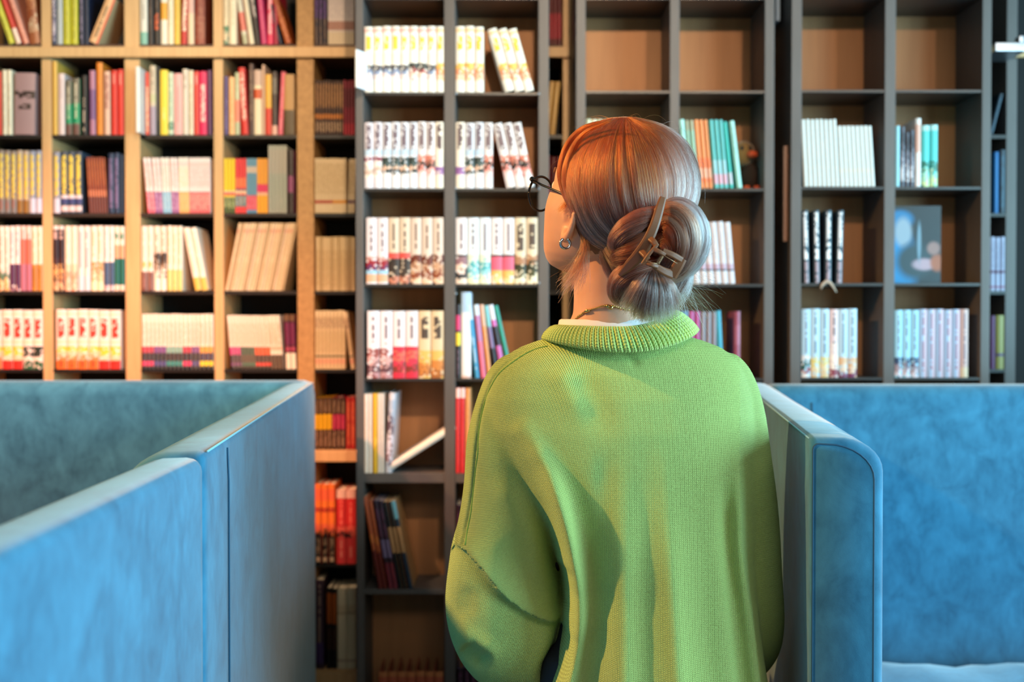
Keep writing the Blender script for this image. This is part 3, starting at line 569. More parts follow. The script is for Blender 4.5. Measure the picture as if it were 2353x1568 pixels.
# ---- left grey case
G=lambda r,b,c: f'{r} row, {b} bay, {c} grey bookcase'
Y1=YD
w_=G('top','left','left'); run(['u0','u0','u0','u0','u0','u0b','u0b','u0'],8,838,1002,62,212,Y1,w_); put('u0c',1002,19,62,212,Y1,w_)
o=put('x4',840,6,128,212,Y1,'standing out at upper left of left grey bookcase',dp=.05,cover='#e8e4ea')
o.rotation_euler=(0,0,R(-28)); o.location=(xs(820,Y1-.06),Y1-.064,zs(212,Y1)-.0)
w_=G('top','right','left'); run('u0c',3,1047,1112,62,212,Y1,w_); run('u0c',3,1160,1228,65,212,Y1,w_,lean=-16)
w_=G('second','left','left'); run(['u1','u1','u1b','u1b','u1b','u1b','u1c','u1c','u1d'],9,838,1020,282,433,Y1,w_)
w_=G('second','right','left'); run(['u1d','u1b','u1b','u1c'],4,1047,1133,283,433,Y1,w_); run('u1c',3,1163,1229,282,433,Y1,w_,lean=-12)
w_=G('third','left','left'); run(['u2','u2','u2b','u2b','u2c','u2c','u2c'],7,841,1020,501,653,Y1,w_,jit=1)
w_=G('third','right','left'); run(['u2d','u2e','u2e','u2f','u2f','u2g','u2g'],7,1047,1236,501,653,Y1,w_,jit=1)
w_=G('fourth','left','left'); run(['u3','u3','u3b','u3b','u3c','u3c'],6,843,1020,715,870,Y1,w_,jit=1,pages=True)
w_=G('fourth','right','left'); row([('v1',1047,12,700),('v2',1060,23,672),('v3',1091,11,700,-6),('v4',1105,13,700,-6),('v5',1120,11,700,-6.5),('v6',1136,11,702,-8.5),('v7',1152,13,700,-10.5),('v8',1171,10,702,-12.5)],870,Y1,w_,pages=True)
w_=G('fifth','left','left'); row([('x1',836,10,906),('x1',846,9,906),('x2',856,11,905),('x1',867,8,905),('x1',875,7,905),('x3',884,16,903,3)],1088,Y1,w_,pages=True,dp=.16)
w_=G('fifth','right','left'); row([('x5',1047,11,892),('x5',1058,11,892),('x6',1069,13,892)],1088,Y1,w_,pages=True,dp=.16)
STY['x4']=('#e8e0d4','thin white booklet')
lb=put('x4',884,16,904,1088,Y1,'propped diagonally, fifth row, left grey bookcase',pages=True,dp=.16)
lb.rotation_euler=(0,R(57.5),0); a=P(886,1084,Y1); lb.location=(a.x+.006,Y1+.004,zs(1088,Y1)+.0125)
w_=G('sixth','left','left'); row([('y1',868,10,1140,-9.5),('y1',879,9,1150,-9.5),('y2',892,10,1150,-10),('y2',903,10,1150,-10),('y3',915,10,1152,-10.5),('y3',926,9,1152,-10.5),('y4',938,11,1150,-11.5)],1355,Y1,w_,pages=True,dp=.16)
w_=G('sixth','right','left'); row([('y2',1048,12,1160),('y4',1061,14,1180)],1355,Y1,w_,pages=True)
w_=G('lowest','left','left'); run('z1',7,868,1018,1543,1640,Y1,w_,pages=True)
w_=G('lowest','right','left'); run('y2',4,1050,1110,1535,1640,Y1,w_,pages=True)
# ---- middle grey case
w_=G('second','left','middle'); run(['mint','cream'],4,1346,1396,276,433,Y1,w_)
w_=G('second','right','middle')
row([('b1',1573,12,275,-5),('b2',1586,9,277,-5),('b2',1596,10,277,-5),('b3',1607,10,276,-5),('b3',1618,10,276,-5),('b3',1629,9,276,-5),('b4',1641,10,276,-5),('b4',1652,10,276,-5),('b4',1663,10,276,-5),('b5',1676,9,280,-6),('b1',1693,12,278,-7)],433,Y1,w_)
w_=G('third','right','middle'); run('b6',7,1578,1690,510,653,Y1,w_,lean=-5)
w_=G('fourth','right','middle'); row([('b7',1562,20,715),('b8',1583,13,716),('b8',1597,12,716),('b9',1610,12,717),('b9',1623,12,717),('b9',1636,11,717),('b10',1652,13,714,-3),('b11',1688,14,716)],870,Y1,w_)
# ---- right grey case
w_=G('second','left','right'); run('c1',8,1846,1928,275,429,Y1,w_,lean=-3,jit=1); run('c2',8,1929,2010,290,429,Y1,w_,lean=-3.2,lean2=-3.8,jit=1)
w_=G('second','right','right'); row([('c5',2056,10,290),('c6',2067,11,292),('c6',2079,9,305),('c6',2089,10,300),('c7',2101,14,273),('c8',2116,18,289),('c8',2135,18,288)],429,Y1,w_)
w_=G('third','left','right'); row([('k1',1846,15,484,-1.5),('k1',1870,15,484,-1),('k1',1895,16,484),('k1',1920,16,484,1)],651,Y1,w_)
w_=G('fourth','left','right'); run(['m1','m2','m2','m3','m4','m4'],6,1842,1970,711,868,Y1,w_)
w_=G('fourth','right','right'); run('n1',3,2056,2112,712,868,Y1,w_); run('n2',5,2112,2207,712,868,Y1,w_); run('n3',1,2207,2226,712,868,Y1,w_)
finish_books()
# album standing face out, with a soft blue printed figure
def cover_mat():
    m,nt,b=newmat('printed_album_cover'); N=nt.nodes; L=nt.links
    tc=N.new('ShaderNodeTexCoord'); sx=N.new('ShaderNodeSeparateXYZ'); L.new(tc.outputs['Object'],sx.inputs[0])
    def ell(cx,cz,rx,rz,soft=.25):
        mp=N.new('ShaderNodeMapping'); mp.inputs['Location'].default_value=(-cx/rx,0,-cz/rz); mp.inputs['Scale'].default_value=(1/rx,0,1/rz)
        L.new(tc.outputs['Object'],mp.inputs[0]); ln=N.new('ShaderNodeVectorMath'); ln.operation='LENGTH'; L.new(mp.outputs[0],ln.inputs[0])
        mr=N.new('ShaderNodeMapRange'); mr.inputs[1].default_value=1+soft; mr.inputs[2].default_value=1-soft; L.new(ln.outputs['Value'],mr.inputs[0]); return mr.outputs[0]
    cur=None; base=H('#0c1016')
    for (cx,cz,rx,rz,c) in [(-.065,.04,.06,.13,'#0878b0'),(-.055,.2,.04,.028,'#0a6a9c'),(-.045,.16,.026,.045,'#8a9aa8'),(-.01,.07,.055,.055,'#1c3038'),(.02,.06,.035,.018,'#a88c98'),(.062,.065,.022,.026,'#9c5430'),(.05,.11,.02,.02,'#8c6a64'),(.005,.13,.006,.06,'#6c8898')]:
        mx=N.new('ShaderNodeMix'); mx.data_type='RGBA'; L.new(ell(cx,cz,rx,rz),mx.inputs[0])
        if cur is None: mx.inputs[6].default_value=base
        else: L.new(cur,mx.inputs[6])
        mx.inputs[7].default_value=H(c); cur=mx.outputs[2]
    L.new(cur,b.inputs['Base Color']); b.inputs['Roughness'].default_value=.35; return m
al=empty('picture_book',(P(2108,650,Y1+.05).x,Y1+.05,zs(651,Y1)-.003)); tag(al,'blue picture book standing face out, third row of right grey bookcase','book')
pa=P(2056,650,Y1+.05); pb=P(2164,468,Y1+.05)
me=MB().box((-(pb.x-pa.x)/2,0,0),((pb.x-pa.x)/2,.002,pb.z-pa.z-.004)).mesh('front_cover'); o=link('front_cover',me,cover_mat()); o.parent=al; o.location=(0,0,.0035)
o=link('page_block',MB().box((-(pb.x-pa.x)/2+.001,.002,.001),((pb.x-pa.x)/2-.002,.016,pb.z-pa.z-.007)).mesh('page_block'),M['page']); o.parent=al; o.location=(0,0,.0035)
o=link('back_cover',MB().box((-(pb.x-pa.x)/2,.016,0),((pb.x-pa.x)/2,.018,pb.z-pa.z-.004)).mesh('back_cover'),M['seam']); o.parent=al; o.location=(0,0,.0035)
# a small bird-like plush toy beside the slanting books
ty=empty('plush_toy',(P(1724,431,Y1+.09).x,Y1+.09,zs(433,Y1)+.0015)); tag(ty,'small yellow plush bird with orange beak behind the turquoise books','toy')
M['plush']=flat('yellow_plush',H('#7a5420'),.95,Sheen_Weight=.5); M['beak']=flat('orange_felt',H('#c8481c'),.8); M['blackbead']=flat('black_bead',H('#080606'),.2)
M['brownplush']=flat('brown_plush',H('#2c1a0e'),.95)
def ball(c,r,n=16,m=12,name='ball'):
    mb=MB(); rings=[]
    c=Vector(c); r=Vector(r) if hasattr(r,'__len__') else Vector((r,r,r))
    for i in range(m+1):
        ph=math.pi*(i+.02)/(m+.04)
        rings.append([c+Vector((r.x*math.sin(ph)*math.cos(2*math.pi*j/n),r.y*math.sin(ph)*math.sin(2*math.pi*j/n),r.z*math.cos(ph))) for j in range(n)])
    return mb.loft(rings)
b0=Vector(ty.location)
ball(b0+Vector((0,0,.045)),(.03,.028,.045)).build('body',M['brownplush'],ty,smooth=True)
ball(b0+Vector((-.022,0,.12)),(.036,.032,.04)).build('head',M['plush'],ty,smooth=True)
ball(b0+Vector((-.002,-.03,.112)),(.017,.02,.012)).build('beak',M['beak'],ty,smooth=True)
for s in (-1,1): ball(b0+Vector((-.02+.013*s,-.03,.132)),(.005,.004,.007),8,6).build('eye',M['blackbead'],ty,smooth=True)
for s in (-1,1): ball(b0+Vector((.016*s-.004,-.03,.008)),(.013,.02,.008),10,8).build('foot',M['beak'],ty,smooth=True)
# knotted ribbon end hanging over a shelf edge
p=P(1903,650,Y1-.004)
rb=MB(); ctl=[(1886,664),(1890,654),(1899,647),(1908,650),(1915,660),(1922,672)]
rb.tube([P(x,y,Y1-.006) for x,y in ctl],[.0035,.005,.006,.005,.0035,.002],8,.4)
tag(rb.build('ribbon',flat('beige_ribbon',H('#b09a88'),.8),smooth=True),'beige ribbon end hanging off third shelf under the black books','ribbon')
# magazine holder edge and narrow upright board in the gap between the middle and right case
tag(MB().box((xs(1779,Y1+.1),Y1+.09,zs(50,Y1+.1)),(xs(1787,Y1+.1),Y1+.2,2.45)).build('display_board',flat('pale_blue_board',H('#9ab8d8'),.5)),'pale blue board edge at top between middle and right grey bookcases','board')
# ---------------- sofas
HT=.155; ZT=CAMZ-HT          # top of the arms
def arm_profile(w,z0,z1,ro=.012,ri=.062,n=8):
    "cross-section; outer face at s=0, inner face at s=w; strongly rounded towards the seat"
    pts=[(0,z0),(0,z1-ro)]
    for k in range(1,4): a=math.pi/2*k/4; pts.append((ro-ro*math.cos(a),z1-ro+ro*math.sin(a)))
    pts.append((ro,z1))
    for k in range(1,n+1):
        a=math.pi/2*k/n; pts.append((w-ri+ri*math.sin(a),z1-ri*.75+ri*.75*math.cos(a)))
    pts.append((w,z0)); return pts
def sweep(prof,A,B,side,sub=10,bulge=.004,round_end=.0,dz=0):
    "A,B: (x,y) ends of the outer line; side: +1 puts thickness to the right of A->B"
    A=Vector(A);B=Vector(B); d=(B-A).normalized(); nrm=Vector((d.y,-d.x))*side
    rings=[]; L=(B-A).length
    ts=[0,.003/L,.008/L,.018/L]+[i/sub for i in range(1,sub)]+[1-.018/L,1-.008/L,1-.003/L,1]; eS=[.017,.009,.0035,.0]+[0]*(sub-1)+[0,.0035,.009,.017]
    for i,t in enumerate(ts):
        e=eS[i]
        r=[]
        cxs=sum(p[0] for p in prof)/len(prof)
        for (s,z) in prof:
            s2=s+(e*.3 if s<cxs*.9 else -e); z2=z-(e*.6 if z>ZT-.2 else 0)
            wob=bulge*math.sin(t*9+z*5)*.25
            q=A+(B-A)*t+nrm*(s2+wob*(0 if e else 1))
            r.append((q.x,q.y,z2+dz))
        rings.append(r)
    return MB().loft(rings)
M['foot']=flat('black_foot',H('#15120f'),.4)
SEAT=.45
# -- far left sofa: arm B + back panel + seat
b0=(-.3815,1.235); b1=(-.564,2.84)
sA=empty('sofa',(-1.1,2.2,0)); tag(sA,'blue velvet high-backed sofa at left, its long arm pointing at the bookcases','sofa','blue velvet sofas')
pf=arm_profile(.10,.08,ZT)
sweep(pf,b0,b1,-1).build('armrest',M['velvet'],sA,smooth=True)
MB().tube([(b0[0]-.003,b0[1]+.02,ZT-.002),(b1[0],b1[1]-.02,ZT-.002)],.0014,6).build('top_seam',M['pipe'],sA,smooth=True)
dB=(Vector(b1)-Vector(b0)).normalized()
q=Vector(b0)+dB*.16
MB().tube([(q.x+.0005,q.y,ZT-.014),(q.x+.0012,q.y+.004,ZT-.06),(q.x+.0012,q.y+.004,.1)],.0013,6).build('side_seam',M['seam'],sA,smooth=True)
# back panel: outer line along the bookcases
def wall_panel(name,parent,x0,y0,x1,y1,th,z0,z1,r=.04):
    "panel whose rounded top shows towards the camera; (x0,y0)-(x1,y1) is its front foot line"
    d=Vector((x1-x0,y1-y0)).normalized(); nn=Vector((-d.y,d.x))
    if nn.y<0: nn=-nn
    prof=[(0,z0),(0,z1-r)]
    for k in range(1,7): a=math.pi/2*k/6; prof.append((r-r*math.cos(a),z1-r+r*math.sin(a)))
    for k in range(1,5): a=math.pi/2*k/4; prof.append((th-r*.6+r*.6*math.sin(a),z1-r*.6+r*.6*math.cos(a)))
    prof.append((th,z0))
    L=math.hypot(x1-x0,y1-y0); rings=[]
    ts=[0,.004/L,.012/L,.03/L]+[i/16 for i in range(1,16)]+[1-.03/L,1-.012/L,1-.004/L,1]
    es=[.03,.016,.006,0]+[0]*15+[0,.006,.016,.03]
    for t,e in zip(ts,es):
        c=th/2; rings.append([((x0+(x1-x0)*t)+nn.x*(c+(s-c)*(1-e/th*1.2)),(y0+(y1-y0)*t)+nn.y*(c+(s-c)*(1-e/th*1.2)),z-(e if z>1 else 0)) for s,z in prof])
    return MB().loft(rings).build(name,M['velvet'],parent,smooth=True)
wall_panel('backrest',sA,b1[0]-.006,b1[1]-.07,-2.7,b1[1]-.07,.125,.08,ZT+.003)
def cushion(name,parent,x0,y0,x1,y1,z0,z1,pf=.02,seed=0,skew=0):
    n=24; rnd=np.random.RandomState(seed); mb=MB(); rings=[]
    me=MB().box((x0,y0,z0),(x1,y1,z1)).mesh(name)
    bm=bmesh.new(); bm.from_mesh(me); bmesh.ops.subdivide_edges(bm,edges=bm.edges,cuts=14,use_grid_fill=True)
    ph=rnd.rand(8)*6
    for v in bm.verts:
        u=(v.co.x-x0)/(x1-x0)*2-1; w=(v.co.y-y0)/(y1-y0)*2-1; h=(v.co.z-z0)/(z1-z0)
        e=max(abs(u),abs(w)); rr=(1-e**6)
        v.co.z+= (h-.3)*(pf*rr - .03*(1-rr)) + (.006*math.sin(u*9+w*3+ph[0])+.004*math.sin(u*21+w*11+ph[1]))*h*(1-abs(u)**4)
        v.co.x+=skew*(v.co.y-y0)
        k=(h-.5)*2; sh=.012*(abs(k)**4)
        v.co.x-=math.copysign(sh,u)*(abs(u)>.95); v.co.y-=math.copysign(sh,w)*(abs(w)>.95)
    bm.to_mesh(me); bm.free(); me.polygons.foreach_set('use_smooth',[True]*len(me.polygons))
    return link(name,me,M['velvet'],parent)
MB().box((-2.6,1.9,.08),(-.62,2.76,.3)).build('seat_base',M['velvet'],sA,bevel=.02)
cushion('seat_cushion',sA,-1.6,1.85,-.62,2.76,.3,.45,seed=1); cushion('seat_cushion',sA,-2.6,1.85,-1.61,2.76,.3,.45,seed=2)
for x,y in ((-.5,1.4),(-.62,2.78),(-2.6,2.78),(-2.5,2.0)): MB().tube([(x,y,0),(x,y,.09)],[.018,.024],12).build('foot',M['foot'],sA,smooth=True)
# -- near left sofa (only its arm end is in view), facing the far one
sB=empty('sofa',(-1.0,.3,0)); tag(sB,'blue velvet sofa nearest the camera at lower left, ending at the long arm seam','sofa','blue velvet sofas')
a1=(-.378,1.222); a0=(-.342,.25)
pfa=arm_profile(.088,.08,ZT-.003,ro=.016,ri=.055)
sweep(pfa,a0,a1,-1,dz=0).build('armrest',M['velvet'],sB,smooth=True)
wall_panel('backrest',sB,-.46,-.05,-2.4,-.05,.14,.08,ZT)
MB().box((-2.3,.12,.08),(-.48,.9,.3)).build('seat_base',M['velvet'],sB,bevel=.02)
cushion('seat_cushion',sB,-1.4,.1,-.48,.92,.3,.45,seed=3); cushion('seat_cushion',sB,-2.3,.1,-1.41,.92,.3,.45,seed=4)
for x,y in ((-.42,.3),(-.45,1.15),(-2.3,.0),(-2.2,.8)): MB().tube([(x,y,0),(x,y,.09)],[.018,.024],12).build('foot',M['foot'],sB,smooth=True)
# -- right sofa
sC=empty('sofa',(1.2,2.2,0)); tag(sC,'blue velvet sofa right of the person, rounded arm end towards the camera','sofa','blue velvet sofas')
r0=(.420,1.40); r1=(.645,2.80)
pfr=arm_profile(.102,.08,ZT,ro=.008,ri=.064)
sweep(pfr,r0,r1,1).build('armrest',M['velvet'],sC,smooth=True)
# piping round the front end of the arm
A=Vector(r0);B=Vector(r1); d=(B-A).normalized(); nr=Vector((d.y,-d.x))
def pr(s,z,o=.0): q=A+nr*s+d*o; return (q.x,q.y,z)
pts=[pr(s+.004 if s<.03 else s-.0155,z-.0095 if z>1 else z,.0008) for s,z in pfr]
MB().tube(pts,.0015,6).build('end_piping',M['seam'],sC,smooth=True)
MB().tube([pr(.001,ZT-.004,.02),pr(.001,ZT-.004,1.3)],.0012,6).build('top_seam',M['pipe'],sC,smooth=True)
wall_panel('backrest',sC,r1[0]+.06,r1[1]-.095,2.7,r1[1]-.095,.13,.08,ZT-.004)
MB().tube([(.815,r1[1]-.0965,ZT-.05),(.818,r1[1]-.0965,ZT-.12),(.812,r1[1]-.0965,.5)],.0018,6).build('back_seam',M['seam'],sC,smooth=True)
MB().box((.62,1.75,.08),(2.6,2.7,.3)).build('seat_base',M['velvet'],sC,bevel=.02)
cushion('seat_cushion',sC,.62,1.6,1.66,2.70,.3,.452,seed=5,pf=.03,skew=.0); cushion('seat_cushion',sC,1.67,1.6,2.6,2.70,.3,.45,seed=6)
for x,y in ((.48,1.5),(.7,2.78),(2.6,2.78),(2.5,1.8)): MB().tube([(x,y,0),(x,y,.09)],[.018,.024],12).build('foot',M['foot'],sC,smooth=True)
# ---------------- the person
def evalmesh(mb,name,voxel,smooth=8,fac=.5):
    me=mb.mesh(name); o=bpy.data.objects.new(name,me); COL.objects.link(o)
    m=o.modifiers.new('r','REMESH'); m.mode='VOXEL'; m.voxel_size=voxel; m.use_smooth_shade=True
    s=o.modifiers.new('s','SMOOTH'); s.factor=fac; s.iterations=smooth
    dg=bpy.context.evaluated_depsgraph_get(); dg.update()
    out=bpy.data.meshes.new_from_object(o.evaluated_get(dg),depsgraph=dg)
    bpy.data.objects.remove(o); out.name=name
    out.polygons.foreach_set('use_smooth',[True]*len(out.polygons)); return out
def getco(me): a=np.empty(len(me.vertices)*3,np.float32); me.vertices.foreach_get('co',a); return a.reshape(-1,3).astype(float)
def setco(me,c): me.vertices.foreach_set('co',c.astype(np.float32).ravel()); me.update()
def getno(me): a=np.empty(len(me.vertices)*3,np.float32); me.vertices.foreach_get('normal',a); return a.reshape(-1,3).astype(float)
def sstep(x,a,b): t=np.clip((x-a)/(b-a),0,1); return t*t*(3-2*t)
def polyd(px,py,pts):
    "distance to a polyline, signed side (+ = right of travel), and parameter 0..1"
    best=np.full(px.shape,1e9); side=np.zeros(px.shape); par=np.zeros(px.shape); n=len(pts)-1
    for i in range(n):
        x0,y0=pts[i];x1,y1=pts[i+1]; dx,dy=x1-x0,y1-y0; L2=dx*dx+dy*dy
        t=np.clip(((px-x0)*dx+(py-y0)*dy)/L2,0,1); qx=px-(x0+t*dx); qy=py-(y0+t*dy); d=np.hypot(qx,qy)
        m=d<best; best=np.where(m,d,best); side=np.where(m,np.sign(dx*qy-dy*qx),side); par=np.where(m,(i+t)/n,par)
    return best,side,par
def smpoly(pts,n=40): c=catmull([(a,b,0) for a,b in pts],n); return [(p[0],p[1]) for p in c]
YP=1.53
person=empty('person',(P(1440,784,YP).x,YP+.03,0)); tag(person,'person seen from behind in green sweater, blond-orange hair in a claw clip','person')
# head frame: face turned to the left and slightly up
PSI=R(46); TH=R(11)
HC=P(1402,449,1.50)
Fh=Vector((-math.sin(PSI),math.cos(PSI),0)); Lh=Vector((-math.cos(PSI),-math.sin(PSI),0)); Uz=Vector((0,0,1))
Fv=(Fh*math.cos(TH)+Uz*math.sin(TH)); Uv=(Uz*math.cos(TH)-Fh*math.sin(TH))
def HP(f,l,u): return HC+Fv*f+Lh*l+Uv*u
def head_vertices():
    tab=[(.117,.006,.005,-.012),(.112,.03,.026,-.012),(.100,.056,.044,-.012),(.08,.077,.059,-.010),(.05,.092,.069,-.007),(.02,.097,.073,-.004),(-.01,.096,.077,.0),
         (-.037,.090,.076,.009),(-.060,.080,.073,.017),(-.079,.071,.068,.025),(-.096,.062,.060,.033),(-.109,.051,.049,.041),(-.118,.037,.036,.049),(-.124,.018,.018,.054),(-.127,.004,.004,.055)]
    us=np.array([t[0] for t in tab])[::-1]; A=np.array([t[1] for t in tab])[::-1];B=np.array([t[2] for t in tab])[::-1];C=np.array([t[3] for t in tab])[::-1]
    rings=[]; n=96; m=90
    for i in range(m+1):
        # finer sampling near both ends
        u=-.127+(.244)*(.5-.5*math.cos(math.pi*i/m))
        a=np.interp(u,us,A);b=np.interp(u,us,B);c=np.interp(u,us,C); r=[]
        for j in range(n):
            t=2*math.pi*j/n; ct,st=math.cos(t),math.sin(t)
            f=c+a*math.copysign(abs(ct)**.92,ct); l=b*math.copysign(abs(st)**.92,st)
            front=max(0,ct)
            g=lambda cl,cu,sl,su:math.exp(-((l-cl)/sl)**2-((u-cu)/su)**2)
            f+=front*( .004*g(0,.028,.05,.014)            # brow
              -.010*(g(.031,.004,.017,.012)+g(-.031,.004,.017,.012))   # sockets
              +.006*(g(.031,.003,.011,.008)+g(-.031,.003,.011,.008))   # lids
              +.020*math.exp(-(l/.010)**2)*max(0,min(1,(.012-u)/.045))*(u>-.05)*max(0,min(1,(u+.050)/.010))  # nose
              +.004*(g(.012,-.036,.006,.006)+g(-.012,-.036,.006,.006))
              +.007*g(0,-.062,.022,.005)+.006*g(0,-.074,.018,.006)-.003*g(0,-.068,.022,.0025)
              +.006*g(0,-.1,.018,.012))
            # cheeks
            l+=math.copysign(.004,l)*math.exp(-((f-.06)/.03)**2-((u+.025)/.025)**2)*(abs(st)>.2)
            r.append(HP(f,l,u))
        rings.append(r)
    return rings
body=MB(); body.loft(head_vertices())
# nape and neck
def ring3(c,rx,ry,n=32,tilt=0,ex=1.0):
    out=[]
    for j in range(n):
        t=2*math.pi*j/n; x=rx*math.copysign(abs(math.cos(t))**ex,math.cos(t)); y=ry*math.copysign(abs(math.sin(t))**ex,math.sin(t))
        out.append(Vector(c)+Vector((x,y,-tilt*y)))
    return out
neck=[((1412,520),.058,.062),((1408,590),.058,.060),((1402,640),.0555,.057),((1402,690),.0555,.057),((1404,720),.058,.060),((1412,748),.072,.062),((1420,790),.10,.058),((1425,830),.125,.06),((1430,900),.145,.065),((1460,1100),.125,.07),((1490,1300),.11,.07),((1500,1500),.12,.08),((1500,1700),.13,.085)]
body.loft([ring3(P(p[0],p[1],1.515+.012*min(1,i/5)+(.05*min(1,(i-5)/3) if i>5 else 0)),rx,ry,tilt=.15 if 0<i<5 else 0) for i,(p,rx,ry) in enumerate(neck)])
def limb(mb,pts,rad,n=20,ex=None): 
    c=catmull(pts,(len(pts)-1)*6+1); r=np.interp(np.linspace(0,1,len(c)),np.linspace(0,1,len(rad)),rad); mb.tube([Vector(p) for p in c],list(r),n)
# arms: upper arms down, forearms forward to hands clasping in front
LS=P(1190,905,1.575); LE=P(1160,1450,1.60); LW=Vector((LE.x+.17,1.80,LE.z-.03))
RS=P(1665,905,1.575); RE=P(1705,1430,1.61); RW=Vector((RE.x-.15,1.80,RE.z-.03))
limb(body,[LS,LS.lerp(LE,.5)+Vector((-.005,0,0)),LE],[.036,.036,.032]); limb(body,[LE,LE.lerp(LW,.5),LW],[.037,.034,.024])
limb(body,[RS,RS.lerp(RE,.5)+Vector((.005,0,0)),RE],[.036,.036,.032]); limb(body,[RE,RE.lerp(RW,.5),RW],[.037,.034,.024])
def hand(W,sgn):
    d=Vector((sgn*.75,.55,.05)).normalized(); up=Vector((0,0,1)); nn=d.cross(up).normalized()
    # palm
    rg=[]
    for t,w,h in ((0,.022,.016),(.02,.030,.015),(.05,.040,.014),(.075,.041,.012),(.09,.038,.009)):
        c=W+d*t; rg.append([c+up*(w*math.cos(a))+nn*(h*math.sin(a)) for a in [2*math.pi*k/16 for k in range(16)]])
    body.loft(rg)
    for k,(o,L) in enumerate(((.028,.072),(.010,.080),(-.009,.074),(-.027,.058))):
        b=W+d*.08+up*o; curl=nn*(-sgn)
        p1=b+d*L*.42+curl*.004*(k+1); p2=p1+(d*.8+curl*.55)*L*.32; p3=p2+(d*.35+curl*.9)*L*.26
        body.tube([b,p1,p2,p3],[.0092,.0085,.0078,.006],10)
    b=W+d*.025+up*.024; body.tube([b,b+up*.022+d*.022,b+up*.030+d*.048,b+up*.028+d*.066],[.013,.011,.0095,.007],10)
hand(LW,1); hand(RW,-1)
# legs
for s,x in ((-1,-.095),(1,.095)):
    hx=P(1450,784,YP).x+x; hx+=.03; limb(body,[(hx,1.60,.80),(hx+.01*s,1.59,.68),(hx+.015*s,1.58,.48),(hx+.015*s,1.57,.28),(hx+.02*s,1.57,.08)],[.07,.07,.055,.052,.036])
    body.tube([(hx+.02*s,1.52,.035),(hx+.025*s,1.60,.04),(hx+.03*s,1.72,.028),(hx+.03*s,1.77,.022)],[.034,.042,.040,.022],16)
# ear (left, the one in view)
def ear(s):
    e=MB()
    pts=[(.012,.072,-.006),(.014,.078,.014),(.004,.086,.027),(-.014,.092,.024),(-.022,.093,.006),(-.016,.089,-.014),(-.004,.081,-.030),(.006,.076,-.034),(.011,.073,-.022)]
    return [HP(f*.93+.004,(.078+(l-.078)*.9+.001)*s,u*.98-.038) for f,l,u in pts]
for s in (1,-1):
    p=ear(s); c=catmull(p,40); body.tube([Vector(q) for q in c],list(np.interp(np.linspace(0,1,40),[0,.3,.6,.8,.9,1],[.0045,.005,.005,.007,.0075,.005])),10)
    ctr=sum(p,Vector())/len(p)
    # concha plate
    rg=[[Vector(q).lerp(ctr,k)-Lh*s*(.006+.004*k) for q in c[::2]] for k in (.0,.45,.9)]
    rg2=[[v-Lh*s*.006 for v in r] for r in reversed(rg)]
    body.loft(rg+rg2)
bm_=evalmesh(body,'body',.0033,smooth=4)
def skinmat():
    m,nt,b=newmat('skin'); N=nt.nodes; L=nt.links
    tc=N.new('ShaderNodeTexCoord'); n=N.new('ShaderNodeTexNoise'); n.inputs['Scale'].default_value=14; n.inputs['Detail'].default_value=4; L.new(tc.outputs['Object'],n.inputs[0])
    cr=N.new('ShaderNodeValToRGB'); cr.color_ramp.elements[0].position=.3; cr.color_ramp.elements[1].position=.75; cr.color_ramp.elements[0].color=H('#d69a7c'); cr.color_ramp.elements[1].color=H('#e2ae90')
    L.new(n.outputs[0],cr.inputs[0]); L.new(cr.outputs[0],b.inputs['Base Color'])
    b.inputs['Subsurface Weight'].default_value=.25; b.inputs['Subsurface Radius'].default_value=(1,.35,.2); b.inputs['Subsurface Scale'].default_value=.008
    b.inputs['Roughness'].default_value=.48
    n2=N.new('ShaderNodeTexNoise'); n2.inputs['Scale'].default_value=700; L.new(tc.outputs['Object'],n2.inputs[0]); bp=N.new('ShaderNodeBump'); bp.inputs['Strength'].default_value=.12; bp.inputs['Distance'].default_value=.0005; L.new(n2.outputs[0],bp.inputs['Height']); L.new(bp.outputs[0],b.inputs['Normal'])
    return m
M['skin']=skinmat(); link('body',bm_,M['skin'],person)
# facial details for the other side of the head
M['eyewhite']=flat('eye_white',H('#e8e2da'),.2); M['iris']=flat('iris_brown',H('#3a2414'),.2); M['lip']=flat('lip',H('#b8605a'),.45); M['brow']=flat('brow_hair',H('#7a5236'),.8)
for s in (1,-1):
    ball(HP(.078,.031*s,.003),.0105,16,10).build('eye',M['eyewhite'],person,smooth=True); ball(HP(.0845,.031*s,.003),.0052,12,8).build('iris',M['iris'],person,smooth=True)
    MB().tube([HP(.094,.014*s,.024),HP(.090,.03*s,.029),HP(.079,.045*s,.023)],[.002,.0028,.0012],8).build('eyebrow',M['brow'],person,smooth=True)
MB().tube([HP(.082,.024,-.068),HP(.0945,.008,-.066),HP(.0955,0,-.067),HP(.0945,-.008,-.066),HP(.082,-.024,-.068)],[.001,.004,.0042,.004,.001],10).build('lips',M['lip'],person,smooth=True)
